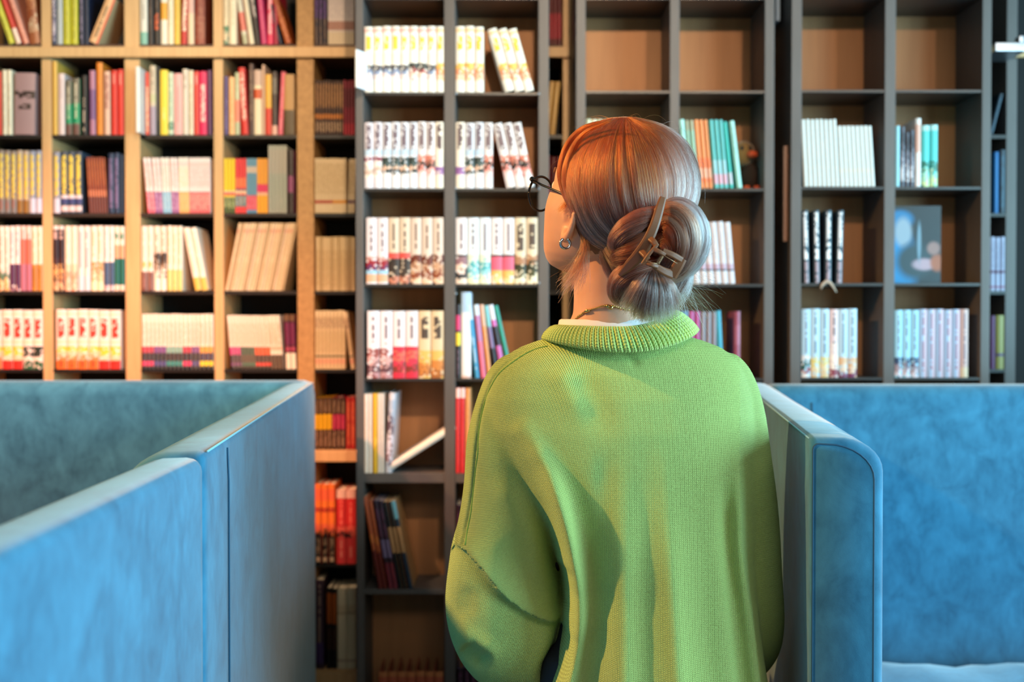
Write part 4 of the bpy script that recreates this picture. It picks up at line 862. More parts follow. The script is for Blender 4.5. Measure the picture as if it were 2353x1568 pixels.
# trousers
tr=MB()
hx=P(1450,784,YP).x
hx+=.03
tr.loft([ring3((hx,1.60,z),rx,ry) for z,rx,ry in ((1.0,.11,.075),(.93,.12,.085),(.85,.14,.10),(.78,.16,.11))])
for s in (-1,1): limb(tr,[(hx+.08*s,1.60,.82),(hx+.095*s,1.59,.66),(hx+.105*s,1.58,.45),(hx+.11*s,1.57,.09)],[.085,.09,.078,.07])
M['denim']=flat('dark_denim',H('#20242c'),.85)
link('trousers',evalmesh(tr,'trousers',.008,4),M['denim'],person)
M['shoe']=flat('white_leather',H('#cfcac2'),.5)
for s in (-1,1): 
    x=hx+.11*s; MB().loft([ring3((x,y,.045 if i<4 else .035),w,.01,16) for i,(y,w) in enumerate(())] or [[Vector((x+w*math.cos(a),y,max(.0,hh*.5+hh*.5*math.sin(a)))) for a in [2*math.pi*k/16 for k in range(16)]] for y,w,hh in ((1.49,.02,.06),(1.50,.036,.085),(1.56,.042,.10),(1.64,.045,.085),(1.72,.046,.06),(1.78,.036,.045),(1.795,.015,.03))]).build('shoe',M['shoe'],person,smooth=True)
# ---- sweater
sw=MB()
def oval(c,rx,ry,ex=.85,n=48): return ring3(c,rx,ry,n,0,ex)
tors=[(768,1300,1562,.070),(782,1240,1610,.080),(800,1196,1655,.09),(826,1152,1690,.10),(860,1118,1712,.112),(910,1100,1728,.122),(980,1110,1735,.13),(1060,1160,1735,.134),(1140,1215,1730,.137),(1230,1258,1728,.14),(1330,1292,1728,.14),(1430,1296,1736,.145),(1500,1282,1748,.15),(1568,1266,1760,.155),(1680,1276,1775,.155),(1700,1290,1765,.145)]
rings=[]
for py,xl,xr,ry in tors:
    a=P(xl,py,1.56); b=P(xr,py,1.56); rings.append(oval(((a.x+b.x)/2,1.565,a.z),(b.x-a.x)/2,ry))
sw.loft(rings)
def sleeve(pts,rad,n=28):
    c=catmull(pts,(len(pts)-1)*8+1); cr=catmull([(r,0,0) for r in rad],(len(pts)-1)*8+1)[:,0]; sw.tube([Vector(p) for p in c],list(cr),n)
sleeve([P(1215,862,1.56),P(1185,900,1.56),P(1172,1000,1.56),P(1168,1110,1.57),P(1162,1210,1.575),P(1152,1290,1.58),P(1158,1370,1.60),P(1180,1440,1.63),P(1196,1475,1.70),P(1215,1490,1.78),P(1290,1490,1.84),P(1330,1480,1.86)],
       [.045,.055,.066,.071,.076,.083,.096,.101,.095,.082,.055,.048])
sleeve([P(1640,855,1.56),P(1668,885,1.56),P(1685,960,1.56),P(1695,1080,1.56),P(1702,1200,1.57),P(1708,1320,1.58),P(1706,1430,1.61),P(1695,1480,1.68),P(1650,1500,1.78),P(1580,1490,1.84),P(1560,1485,1.86)],
       [.042,.045,.050,.055,.058,.061,.066,.066,.062,.050,.045])
sme=evalmesh(sw,'sweater',.0036,smooth=14,fac=.6)
c=getco(sme); px,py=proj(c); back=1-sstep(c[:,1],1.56,1.62)
nrm=getno(sme)
def ridge(pts,amp,width,fade=(0,0),sgn=-1):
    "fold pulled towards (+amp) or away from the viewer"
    global c
    d,s,t=polyd(px,py,smpoly(pts)); f=np.exp(-(d/width)**2)
    if fade[0]: f*=sstep(t,0,fade[0])
    if fade[1]: f*=1-sstep(t,1-fade[1],1)
    c[:,1]-=amp*f*back
def terrace(pts,amp,w1,w2,fade=(.1,.1)):
    "cloth on the left of travel lies over cloth on the right: sharp step that eases away"
    global c
    d,s,t=polyd(px,py,smpoly(pts)); f=np.where(s>0,-np.exp(-(d/w2)**2)*(1-np.exp(-(d/4)**2)),np.exp(-(d/w1)**2))
    f*=sstep(t,0,fade[0])*(1-sstep(t,1-fade[1],1)); c[:,1]-=amp*f*back
# long fold that overlaps the left sleeve
ridge([(1195,985),(1235,1045),(1268,1115),(1295,1200),(1312,1290),(1322,1370),(1322,1440),(1308,1510),(1292,1580)],.042,24,(.35,0))
ridge([(1225,1130),(1258,1200),(1282,1290),(1292,1350),(1298,1420),(1288,1480),(1262,1540)],-.040,17,(.35,0))
ridge([(1268,1040),(1320,1120),(1350,1220),(1366,1330),(1372,1430),(1360,1580)],-.018,30,(.6,0))
# dark pocket in the crook of the sleeve
ridge([(1296,1318),(1300,1350),(1300,1392)],-.034,13,(0,0))
ridge([(1300,1440),(1290,1500),(1255,1560)],-.04,16,(.2,0))
# soft back folds
ridge([(1415,1000),(1425,1300),(1428,1640)],.012,32,(.9,0))
ridge([(1520,980),(1540,1300),(1562,1640)],.013,26,(.9,0))
ridge([(1475,1000),(1484,1300),(1490,1640)],-.006,26,(.9,0))
ridge([(1590,1000),(1612,1300),(1645,1640)],-.009,34,(.9,0))
ridge([(1395,1000),(1390,1200),(1395,1400)],-.005,30,(.3,.3))
ridge([(1690,1000),(1694,1150),(1702,1290),(1720,1430),(1742,1600)],.014,15,(.35,0))
ridge([(1668,1050),(1672,1200),(1684,1350),(1712,1600)],-.014,20,(.35,0))
ridge([(1270,830),(1310,900),(1345,990)],.006,30,(.3,.5)); ridge([(1310,840),(1370,930),(1400,1050)],-.006,34,(.3,.5))
ridge([(1180,960),(1215,1010),(1245,1080)],.006,26,(.3,.3))
ridge([(1430,812),(1455,830),(1460,850)],-.003,10,(0,.4))
# sleeve: the dropped-shoulder seam, billow and dents
SE=[(1046,1250),(1072,1268),(1110,1312),(1150,1362),(1200,1402),(1250,1425),(1300,1434)]
terrace(SE,.009,26,60,(.02,.08))
d,s,t=polyd(px,py,smpoly(SE)); c[:,1]+=.002*np.exp(-(d/4.5)**2)*back
ridge([(1060,1480),(1090,1505),(1130,1530)],-.020,22,(.3,.3)); ridge([(1030,1420),(1075,1462),(1120,1495),(1160,1525)],.012,20,(.3,.4))
ridge([(1080,1340),(1072,1385),(1072,1430)],-.006,24,(.4,.4))
ridge([(1120,1090),(1190,1180),(1250,1290)],.006,30,(.3,.3)); ridge([(1140,1240),(1200,1320),(1262,1372)],-.006,30,(.3,.3))
# saddle seam from the collar down the left side, right shoulder ease
SD=[(1258,792),(1215,806),(1165,838),(1130,878),(1108,940),(1098,1010),(1090,1090),(1080,1170),(1066,1250)]
d,s,t=polyd(px,py,smpoly(SD)); c[:,1]+=.0035*np.exp(-(d/3.6)**2)*back; c[:,1]-=.003*np.exp(-((d-9)/6)**2)*back*(s>0)
# general cloth unevenness
c+=nrm*(.0015*np.sin(c[:,0]*31+c[:,2]*13)*np.sin(c[:,2]*23-c[:,0]*9))[:,None]
setco(sme,c)
# stitch coordinates
xc=P(1440,784,1.5).x
fcn=len(sme.polygons); li=np.empty(len(sme.loops),np.int32); sme.loops.foreach_get('vertex_index',li)
lt=np.empty(fcn,np.int32); sme.polygons.foreach_get('loop_total',lt); fid=np.repeat(np.arange(fcn),lt)
fc=np.zeros((fcn,3)); np.add.at(fc,fid,c[li]); fc/=lt[:,None]
fpx,fpy=proj(fc)
tt=np.clip((c[:,0]-xc)/.27,-.97,.97); tt=.27*np.arcsin(tt)
lean=.55*sstep(-(c[:,0]-xc),.02,.20); u=tt+lean*(c[:,2]-1.15); v=c[:,2]-lean*.35*(c[:,0]-xc)
flow=((polyd(fpx,fpy,[(900,1250)]+smpoly(SE)+[(1330,1440)])[1]>0)&(fpx<1318)&(fpy>1240))[fid]
frs=(fpx>1700+np.clip((fpy-1250)/6,0,50))[fid]
uu=np.where(flow,(c[:,0]+.25*c[:,2])[li],u[li]); vv=np.where(flow,(c[:,2]-.3*c[:,0])[li],v[li])
uu=np.where(frs,c[:,2][li],uu); vv=np.where(frs,tt[li]*1.2,vv)
uv=sme.uv_layers.new(name='knit'); arr=np.stack([uu/.0031,vv/.0026],1).astype(np.float32); uv.data.foreach_set('uv',arr.ravel())
px,py=proj(c)
def knitmat(name,rib=False):
    m,nt,b=newmat(name); N=nt.nodes; L=nt.links
    def math_(op,a,bb=None,c2=None):
        n=N.new('ShaderNodeMath'); n.operation=op
        for i,x in enumerate((a,bb,c2)):
            if x is None: continue
            if isinstance(x,(int,float)): n.inputs[i].default_value=x
            else: L.new(x,n.inputs[i])
        return n.outputs[0]
    uvn=N.new('ShaderNodeUVMap'); uvn.uv_map='knit'; sx=N.new('ShaderNodeSeparateXYZ'); L.new(uvn.outputs[0],sx.inputs[0])
    U,V=sx.outputs[0],sx.outputs[1]
    fu=math_('SUBTRACT',math_('FRACT',U),.5); au=math_('ABSOLUTE',fu)
    vv=math_('MULTIPLY_ADD',au,1.5,V)
    row_=math_('SINE',math_('MULTIPLY',vv,2*math.pi)); colp=math_('SINE',math_('MULTIPLY',math_('MULTIPLY',au,2.0),math.pi))  # 0 at groove centre and edges
    h=math_('ADD',math_('MULTIPLY',colp,.65),math_('MULTIPLY',math_('MULTIPLY_ADD',row_,.5,.5),.35))
    tc=N.new('ShaderNodeTexCoord'); nz=N.new('ShaderNodeTexNoise'); nz.inputs['Scale'].default_value=420; nz.inputs['Detail'].default_value=3; L.new(tc.outputs['Object'],nz.inputs[0])
    h2=math_('MULTIPLY_ADD',nz.outputs[0],.35,h)
    cr=N.new('ShaderNodeValToRGB'); e=cr.color_ramp.elements; e[0].position=.22; e[1].position=.85; e[0].color=H('#5c7a26'); e[1].color=H('#c8de80')  # shade in the stitch grooves is painted into the colour
    L.new(h2,cr.inputs[0]); L.new(cr.outputs[0],b.inputs['Base Color'])
    b.inputs['Roughness'].default_value=.9; b.inputs['Specular IOR Level'].default_value=.1; b.inputs['Sheen Weight'].default_value=.35; b.inputs['Sheen Roughness'].default_value=.5; b.inputs['Sheen Tint'].default_value=H('#e4f0c0')
    bp=N.new('ShaderNodeBump'); bp.inputs['Strength'].default_value=1; bp.inputs['Distance'].default_value=.002; L.new(h2,bp.inputs['Height']); L.new(bp.outputs[0],b.inputs['Normal'])
    return m
M['knit']=knitmat('green_knit')
sweater=link('sweater',sme,M['knit'],person)
def child(name,mb,mat,par,**k): return mb.build(name,mat,par,**k)
# collar: ribbed band round the neckline
def keyc(th,k):  # k: values at 0(right),90(front),180(left),270(back)
    th=th%(2*math.pi); q=th/(math.pi/2); i=int(q); f=q-i; f=f*f*(3-2*f); return k[i%4]*(1-f)+k[(i+1)%4]*f
NR_=96*8; rings=[]; uvs=[]
for j in range(NR_):
    th=2*math.pi*j/NR_; ct,st=math.cos(th),math.sin(th)
    cxT,cxB=1413,1425
    top=P(cxT,keyc(th,(712,775,746,750)),1.545); bot=P(cxB,keyc(th,(762,840,782,806)),1.545)
    pt=Vector((top.x+.0905*math.copysign(abs(ct)**.9,ct),1.54+.075*math.copysign(abs(st)**.9,st),top.z)); pb=Vector((bot.x+.1165*math.copysign(abs(ct)**.9,ct),1.545+.098*math.copysign(abs(st)**.9,st),bot.z))
    out=Vector((ct,st,0)); r=[]
    rib=.5+.5*math.cos(2*math.pi*j/8); rib=rib**.7
    prof=[(0,-.004),(0.0,.0),(.02,.0035),(.12,.0045),(.3,.0052),(.5,.0056),(.7,.0052),(.88,.0045),(.97,.003),(1,.0005),(1.03,-.006)]
    for s,o_ in prof:
        q=pt.lerp(pb,s)+out*(o_+ .007*math.sin(math.pi*min(1,max(0,s)))*.4 + (.0030*rib if .03<s<.95 else 0.0))
        r.append(q)
    r+= [pt.lerp(pb,.8)-out*.012, pt.lerp(pb,.2)-out*.008]
    rings.append(r)
n=len(rings[0]); mb=MB(); fs=[]
for i in range(NR_):
    for j in range(n):
        a,b_=i,(i+1)%NR_; k=(j+1)%n; fs.append((a*n+j,a*n+k,b_*n+k,b_*n+j))
mb.add([p for r in rings for p in r],fs); cme=mb.mesh('collar',True)
li=np.empty(len(cme.loops),np.int32); cme.loops.foreach_get('vertex_index',li)
uvc=cme.uv_layers.new(name='knit'); arr=np.stack([(li//n)/8.0+.0,(li%n)*1.6],1).astype(np.float32); uvc.data.foreach_set('uv',arr.ravel())
collar=link('collar',cme,M['knit'],sweater); collar['label']='ribbed green collar'
# narrow side rib strip and seam cords
def surf(pxx,pyy,off=.0):
    "nearest sweater point under a photo point"
    d=(px-pxx)**2+(py-pyy)**2; idx=np.where(d<16)[0]
    if len(idx)==0: idx=[int(np.argmin(d))]
    i=idx[int(np.argmin(c[idx,1]))]; return Vector(c[i])-Vector((0,off,0))
M['seamgreen']=flat('green_seam',H('#6c9440'),.9)
sp=[surf(x,y,.0005) for x,y in smpoly(SD,60)]; sp=[Vector(q) for q in catmull(sp[::4]+[sp[-1]],60)]
MB().tube(sp,.0013,6).build('shoulder_seam',M['seamgreen'],sweater,smooth=True)
# white undershirt edge
wr=[]
for j in range(96):
    th=2*math.pi*j/96; ct,st=math.cos(th),math.sin(th); a=P(1412,keyc(th,(716,770,738,740)),1.54); q=Vector((a.x+.083*ct,1.535+.066*st,a.z)); o=Vector((ct,st,0))
    wr.append([q-o*.004,q+Vector((0,0,.003)),q+o*.003+Vector((0,0,.001)),q+o*.006-Vector((0,0,.012)),q+o*.008-Vector((0,0,.03)),q+o*.002-Vector((0,0,.03))])
mb=MB(); n=6; fs=[(i*n+j,i*n+(j+1)%n,((i+1)%96)*n+(j+1)%n,((i+1)%96)*n+j) for i in range(96) for j in range(n)]
mb.add([p for r in wr for p in r],fs).build('undershirt',flat('white_cotton',H('#e8e2e2'),.85),person,smooth=True)
# ---- necklace
M['gold']=flat('gold_chain',H('#c9a869'),.25,1.0); M['silver']=flat('silver',H('#c8c8cc'),.16,1.0)
def neckpt(x,y,o=.0):
    cc=getco(bm_); qx,qy=proj(cc); m=(cc[:,1]<1.56); d=np.where(m,(qx-x)**2+(qy-y)**2,1e9); i=int(np.argmin(d)); idx=np.where(d<25)[0]
    i=idx[int(np.argmin(cc[idx,1]))] if len(idx) else i
    return Vector(cc[i])+Vector((0,-o,0))
npx=[(1317,735),(1330,724),(1346,715),(1365,709),(1385,707),(1405,707),(1430,708),(1460,712)]
pts=[neckpt(x,y,.0022) for x,y in npx]; cc_=catmull(pts,60)
pts=[Vector(p) for p in cc_]
nk=MB()
for k in range(0,58): 
    r=.0015 if (k<14 or k>34) else .0010
    nk.tube([pts[k],pts[k+1]],[r*(1.25 if k%2 else .85)]*2,8)
# the rest of the chain round the front
fr=[pts[0]]+[Vector(q) for q in ((P(1312,745,1.55)),(P(1330,775,1.60)),(P(1400,800,1.625)),(P(1470,775,1.60)))]+[pts[-1]]
nk.tube([Vector(q) for q in catmull(fr,40)],.0015,6)
neck_o=nk.build('necklace',M['gold'],person,smooth=True); neck_o['label']='gold chain necklace'
MB().tube([neckpt(1388,707,.004),neckpt(1393,707,.0045),neckpt(1400,707,.0045),neckpt(1406,707,.004)],[.0018,.0030,.0030,.0018],10).build('clasp',M['gold'],neck_o,smooth=True)
MB().tube([neckpt(1338,719,.004),neckpt(1344,715,.004),neckpt(1352,712,.004)],[.0014,.0028,.0014],10).build('clasp',M['gold'],neck_o,smooth=True)
# ---- hoop earring in the left ear
ec=P(1299,560,1.440); e=MB(); 
ringp=[ec+Vector((.0072*math.sin(a)*.98,.0,-.0072*math.cos(a)))+Vector((0,.003*math.sin(a),0)) for a in [math.radians(x) for x in range(-155,161,12)]]
e.tube(ringp,.0021,10); eo=e.build('hoop_earring',M['silver'],person,smooth=True); eo['label']='small silver hoop earring'
# ---- glasses
M['frame']=flat('black_acetate',H('#0b0a09'),.18)
ml,nt,b=newmat('clear_lens'); b.inputs['Base Color'].default_value=(.9,.93,.95,1); b.inputs['Roughness'].default_value=.02; b.inputs['Transmission Weight'].default_value=1; b.inputs['IOR'].default_value=1.12; M['lens']=ml
gl=MB(); GF=.110
def rimpt(a,s,k=1.0): return HP(GF-.012*abs(.034+.026*math.cos(a)*1)*k*4*.5,s*(.0345+.0275*math.cos(a)),-.012+.0262*math.sin(a)+(.002*math.cos(a)))
for s in (1,-1): gl.tube([rimpt(math.radians(x),s) for x in range(0,361,10)],.0019,8)
gl.tube([HP(GF-.002,.009,.004),HP(GF+.001,0,.008),HP(GF-.002,-.009,.004)],.0018,8)
for s in (1,-1): gl.tube([HP(GF-.006,s*.058,.004),HP(GF-.0085,s*.067,.008),HP(GF-.016,s*.0725,.006)],[.0028,.0042,.0030],8)
go=gl.build('glasses',M['frame'],person,smooth=True); go['label']='black round-rimmed glasses'
for s in (1,-1):
    MB().tube([HP(GF-.012,s*.0715,.0065),HP(.07,s*.077,.001),HP(.03,s*.082,-.006),HP(.008,s*.084,-.012),HP(-.014,s*.085,-.022),HP(-.026,s*.083,-.04)],[.0022,.0018,.0016,.0018,.0020,.0018],8).build('temple',M['frame'],go,smooth=True)
    n_=24; lr=[rimpt(2*math.pi*k/n_,s) for k in range(n_)]; ctr=sum(lr,Vector())/n_
    MB().loft([[p+Fv*.0006 for p in lr],[p-Fv*.0006 for p in lr]]).build('lens',M['lens'],go)
# ---------------- hair
EC=P(1437,452,1.50); ER=(.1105,.122,.1165)
def ell_y(x,z,k=1.0):
    q=1-((x-EC.x)/(ER[0]*k))**2-((z-EC.z)/(ER[2]*k))**2
    return EC.y-ER[1]*k*math.sqrt(max(q,0.0))
def hp(px_,py_,k=1.0,off=0):
    "point on the near surface of the hair shell under a photo point"
    Y=1.42
    for _ in range(3):
        p=P(px_,py_,Y); Y=ell_y(p.x,p.z,k)-off
    return P(px_,py_,Y)
# inner shell of hair mass (keeps the scalp covered from every side)
mb=MB(); rings=[]; n=64; m=44
for i in range(m+1):
    ph=math.pi*(i+.01)/(m+.02); rings.append([EC+Vector((ER[0]*.965*math.sin(ph)*math.cos(2*math.pi*j/n),ER[1]*.965*math.sin(ph)*math.sin(2*math.pi*j/n),ER[2]*.965*math.cos(ph))) for j in range(n)])
mb.loft(rings,cap=False)
sh=mb.mesh('hair',True); bmh=bmesh.new(); bmh.from_mesh(sh)
dele=[]
for f in bmh.faces:
    cpt=f.calc_center_median()-HC; ff,ll,uu_=cpt.dot(Fv),cpt.dot(Lh),cpt.dot(Uv)
    if (ff>.052 and uu_<.075) or (ff>.012 and uu_<.03+.3*(ff-.012)) or uu_<-.085 or (ff>-.012 and uu_<.01) : dele.append(f)
bmesh.ops.delete(bmh,geom=dele,context='FACES'); bmesh.ops.solidify(bmh,geom=bmh.faces,thickness=.004); bmh.to_mesh(sh); bmh.free()
sh.polygons.foreach_set('use_smooth',[True]*len(sh.polygons))
M['hairbase']=flat('hair_mass',H('#6a4432'),.7)
hair=link('hair',sh,M['hairbase'],person)
cores=MB(); STR=[]   # strands: (points, radius, colours)
COPPER=np.array(H('#8e3610')[:3]); ORANGE=np.array(H('#ac4e1a')[:3]); ASH=np.array(H('#6c504e')[:3]); DARK=np.array(H('#34221e')[:3]); BLOND=np.array(H('#a48a80')[:3]); PALE=np.array(H('#cdc2c4')[:3])
def colour_at(px_,py_,k):
    "dye plus painted warm and cool light: copper crown, ash lengths, pale streaks"
    t=np.clip((py_-395-.06*(px_-1300))/130,0,1); t=t*t*(3-2*t)  # gradient is part dye, part warm and cool light put into the colour
    right=np.clip((px_-1500)/90,0,1); t=np.clip(np.maximum(t,right*.75),0,1)
    r=k[0]
    lo=(COPPER if r<.7 else ORANGE)*(.45+.85*k[1])
    r2=r+.30*right-.04; hi=(DARK if r2<.30 else ASH if r2<.66 else BLOND if r2<.88 else PALE)*(.40+.80*k[1])
    return lo*(1-t)+hi*t
def add_strand(pts,rad,col): STR.append((np.array([tuple(p) for p in pts]),rad,col))
G={
-1.0:[(1404,274),(1348,290),(1304,332),(1288,392),(1300,440),(1318,487),(1334,530),(1368,566),(1440,592)],
-.75:[(1408,272),(1362,292),(1320,345),(1306,410),(1328,478),(1350,530),(1385,562),(1425,582),(1456,594)],
-.45:[(1418,270),(1385,300),(1355,360),(1346,430),(1362,495),(1395,535),(1430,562),(1460,580),(1478,586)],
-.15:[(1428,270),(1412,310),(1402,370),(1402,440),(1416,490),(1440,530),(1462,552),(1482,568),(1490,572)],
.15:[(1436,270),(1444,310),(1454,370),(1462,430),(1470,475),(1480,510),(1490,532),(1498,545),(1502,550)],
.45:[(1442,270),(1482,300),(1514,350),(1530,400),(1534,440),(1530,475),(1522,500),(1516,515),(1512,525)],
.75:[(1448,270),(1510,292),(1556,335),(1580,385),(1586,430),(1574,468),(1552,492),(1534,505),(1524,512)],
1.0:[(1452,271),(1524,287),(1576,326),(1601,376),(1608,425),(1602,468),(1582,500),(1555,520),(1540,525)]}
GK=sorted(G); GA=np.array([catmull([(a,b,0) for a,b in G[k]],26)[:,:2] for k in GK])
rg=np.random.RandomState(5)
def guide(s):
    s=min(max(s,-1),1); i=min(max(int(np.searchsorted(GK,s))-1,0),len(GK)-2); f=(s-GK[i])/(GK[i+1]-GK[i]); return GA[i]*(1-f)+GA[i+1]*f
NP=14
for k in range(9000):
    s=rg.uniform(-1,1); g=guide(s); a=rg.uniform(0,.25)**1.3 if rg.rand()<.7 else rg.uniform(0,.5); e=rg.uniform(.86,1.0)
    idx=np.linspace(a*25,e*25,NP); gx=np.interp(idx,np.arange(26),g[:,0]); gy=np.interp(idx,np.arange(26),g[:,1])
    cl=math.sin(s*41)*2.2+math.sin(s*97+1)*1.4   # locks gather and part
    jit=rg.normal(0,1.6,2); ph=rg.rand()*6; w=np.linspace(0,1,NP)
    gx=gx+jit[0]+1.1*np.sin(w*5+ph); gy=gy+jit[1]*.6
    lift=.0011*math.sin(s*23+2+2.2*math.sin(s*9))+rg.uniform(-.0012,.0022)
    kk=rg.rand(2); lockn=.5+.5*math.sin(s*31+1.9*math.sin(s*13)+.8*math.sin(s*71)); kk[0]=np.clip(kk[0]*.75+lockn*.3,0,.999)
    pts=[hp(x,y,1.0+.002*math.sin(ph),lift+.0008) for x,y in zip(gx,gy)]
    col=[colour_at(x,y,kk) for x,y in zip(gx,gy)]
    add_strand(pts,.00016*(1+.5*rg.rand()),col)
# strands over the far side and top for views from elsewhere
for k in range(2600):
    th=rg.uniform(.1,math.pi-.1); ph0=rg.uniform(.05,.3); kk=rg.rand(2); pts=[];col=[]
    Lh_=rg.uniform(.5,.75)
    for q in np.linspace(0,1,10):
        ph=ph0+q*math.pi*.5*Lh_*1.2; d=Vector((math.sin(ph)*math.cos(th),math.sin(ph)*math.sin(th),math.cos(ph)))
        p=EC+Vector((ER[0]*d.x,ER[1]*d.y,ER[2]*d.z))*1.003; cpt=p-HC
        if cpt.dot(Fv)>.055 and cpt.dot(Uv)<.075: break
        if cpt.dot(Fv)>.0 and cpt.dot(Uv)<.01: break
        pts.append(p); a=proj(np.array([tuple(p)])); col.append(colour_at(a[0][0],a[1][0],kk))
    if len(pts)>3: add_strand(pts,.0002,col)
def bundle(ctl,rad,nst,tone,twist=0,spread_end=1.0,core=True,flatk=.75,rs=.00015,frizz=.0012,seed=0,ends=(0,1),cover=1.0,s0r=.12,pos=False):
    "ctl: (px,py,Y) list; rad: radii list; a lock of hair with a dark core"
    rb_=np.random.RandomState(seed+100); c3=np.array([tuple(P(a,b,Y)) for a,b,Y in ctl]); C=catmull(c3,28); rr=np.interp(np.linspace(0,1,28),np.linspace(0,1,len(rad)),rad)
    if core: cores.tube([Vector(p) for p in C],[max(r*.80*min(1,(i_/27)/.14+.08,(1-i_/27)/.14+.08),.0004) for i_,r in enumerate(rr)],12,flatk)
    T=np.gradient(C,axis=0); T/=np.linalg.norm(T,axis=1)[:,None]
    up=np.array([0,-1.,0]); A=up-T*(T@up)[:,None]; A/=np.maximum(np.linalg.norm(A,axis=1),.2)[:,None]; B=np.cross(T,A)
    for k in range(nst):
        a0=rb_.uniform(0,2*math.pi); rr0=.80+.25*rb_.rand()+.05*math.sin(a0*9+seed) if cover>=1 else rb_.uniform(0,1.0)
        if abs(((a0+math.pi)%(2*math.pi))-math.pi)>2.0 and rb_.rand()<.6: a0=rb_.uniform(-1.9,1.9)
        s0=rb_.uniform(ends[0],ends[0]+s0r) ; s1=ends[1]-rb_.uniform(0,.14)
        idx=np.linspace(s0*27,s1*27,16); w=np.linspace(0,1,16)
        ang=a0+twist*w; fr=rb_.normal(0,1,3)*frizz
        sp_=1+(spread_end-1)*w**2
        pt=[];cl=[]; kk=rb_.rand(2); kk[0]=np.clip(.62*kk[0]+.38*(.5+.5*math.sin(a0*7+seed*1.7+1.5*math.sin(a0*3))),0,1); kk[1]=.6*kk[1]+.4*(.5+.5*math.sin(a0*13+seed))
        for q,i_ in enumerate(idx):
            i0=int(i_); f=i_-i0; i1=min(i0+1,27); Cc=C[i0]*(1-f)+C[i1]*f; r=(rr[i0]*(1-f)+rr[i1]*f)*rr0*sp_[q]
            p=Cc+(A[i0]*math.cos(ang[q])*flatk+B[i0]*math.sin(ang[q]))*r+fr*w[q]**2
            pt.append(p)
            v=colour_at(*[z_[0] for z_ in proj(p[None])],kk) if pos else tone(w[q],kk); cl.append(v)
        STR.append((np.array(pt),rs*(1+.5*rb_.rand()),cl))
def tone(a,b,mix=.35):
    def f(w,k):
        base=a*(1-w)+b*w; alt=(DARK if k[0]<.34 else COPPER if k[0]<.48 else PALE if k[0]>.88 else base); return (base*(1-mix)+alt*mix)*(.42+.85*k[1])
    return f
YB0=1.385
# bun: loops on the right of the clip
bundle([(1510,530,1.40),(1526,496,1.375),(1556,482,1.365),(1586,504,1.365),(1599,545,1.37),(1590,590,1.38),(1565,622,1.39),(1545,636,1.40)],[.008,.014,.017,.019,.020,.018,.014,.009],1100,tone(ASH,PALE,.6),.8,seed=1)
bundle([(1505,545,1.40),(1518,505,1.372),(1544,494,1.36),(1570,515,1.356),(1581,552,1.36),(1574,592,1.37),(1560,622,1.38),(1535,640,1.39)],[.010,.015,.018,.019,.019,.018,.014,.010],800,tone(ORANGE,BLOND,.7),.9,seed=2)
bundle([(1500,570,1.40),(1512,530,1.372),(1530,510,1.358),(1555,530,1.352),(1564,565,1.355),(1556,600,1.365),(1535,625,1.375)],[.010,.014,.016,.017,.016,.014,.010],600,tone(COPPER,DARK,.6),.7,seed=3)
bundle([(1498,600,1.40),(1508,570,1.375),(1524,555,1.362),(1538,572,1.358),(1536,600,1.365),(1520,625,1.375)],[.008,.012,.013,.013,.012,.009],360,tone(COPPER,DARK,.4),.4,seed=4)
# twisted roll left of the clip
bundle([(1528,480,1.385),(1500,492,1.372),(1470,505,1.366),(1440,528,1.368),(1420,556,1.375),(1425,580,1.388)],[.006,.010,.014,.016,.014,.008],650,tone(COPPER,ASH,.65),1.8,seed=5)
bundle([(1505,545,1.375),(1480,560,1.368),(1450,580,1.368),(1425,592,1.376),(1408,602,1.39)],[.010,.015,.016,.013,.007],420,tone(COPPER,DARK,.6),1.2,seed=6)
bundle([(1520,600,1.40),(1490,610,1.378),(1455,625,1.372),(1425,648,1.378),(1418,678,1.392),(1438,700,1.40)],[.010,.014,.017,.016,.012,.006],500,tone(COPPER,ASH,.65),.8,seed=7)
# tail below the clip, fanning out
for i,(x1,y1,x2,y2,a,b_) in enumerate([(1468,655,1436,712,COPPER,BLOND),(1478,662,1456,728,ASH,BLOND),(1490,668,1476,738,DARK,ASH),(1502,672,1496,742,ASH,PALE),(1514,672,1514,740,BLOND,PALE),(1526,668,1534,730,BLOND,PALE),(1534,660,1550,712,BLOND,ASH)]):
    bundle([(1500,612,1.388),((1500+x1)/2,634,1.368),(x1,y1,1.362),((x1+x2)/2,(y1+y2)/2,1.372),(x2,y2,1.392)],[.005,.0075,.0085,.007,.0025],330,tone(a,b_,.7),.3,1.5,seed=20+i,frizz=.004)
bundle([(1560,600,1.39),(1572,630,1.395),(1560,665,1.40),(1535,695,1.405)],[.008,.012,.011,.005],300,tone(ASH,PALE,.5),.5,1.4,seed=31,frizz=.006)
# hair swept from the nape, strands in front of the neck, wisps under the ear
bundle([(1390,572,1.425),(1412,610,1.42),(1436,650,1.42),(1452,690,1.42)],[.012,.016,.016,.010],450,tone(DARK,ASH,.4),.2,1.2,seed=33,frizz=.004)
bundle([(1405,565,1.42),(1438,600,1.40),(1465,640,1.40),(1495,680,1.40)],[.016,.022,.024,.016],500,tone(DARK,DARK,.3),.2,1.1,seed=36,frizz=.003)
bundle([(1340,530,1.443),(1342,568,1.436),(1330,605,1.438),(1312,640,1.446),(1296,664,1.455)],[.003,.006,.008,.007,.004],120,tone(ORANGE,ASH,.5),.2,1.8,seed=34,frizz=.008,core=False,cover=.5,s0r=.55)
bundle([(1334,520,1.44),(1344,570,1.434),(1340,620,1.44),(1325,655,1.45)],[.004,.008,.008,.005],70,tone(ORANGE,ASH,.5),.2,1.6,seed=35,frizz=.008,core=False,cover=.5,s0r=.5)
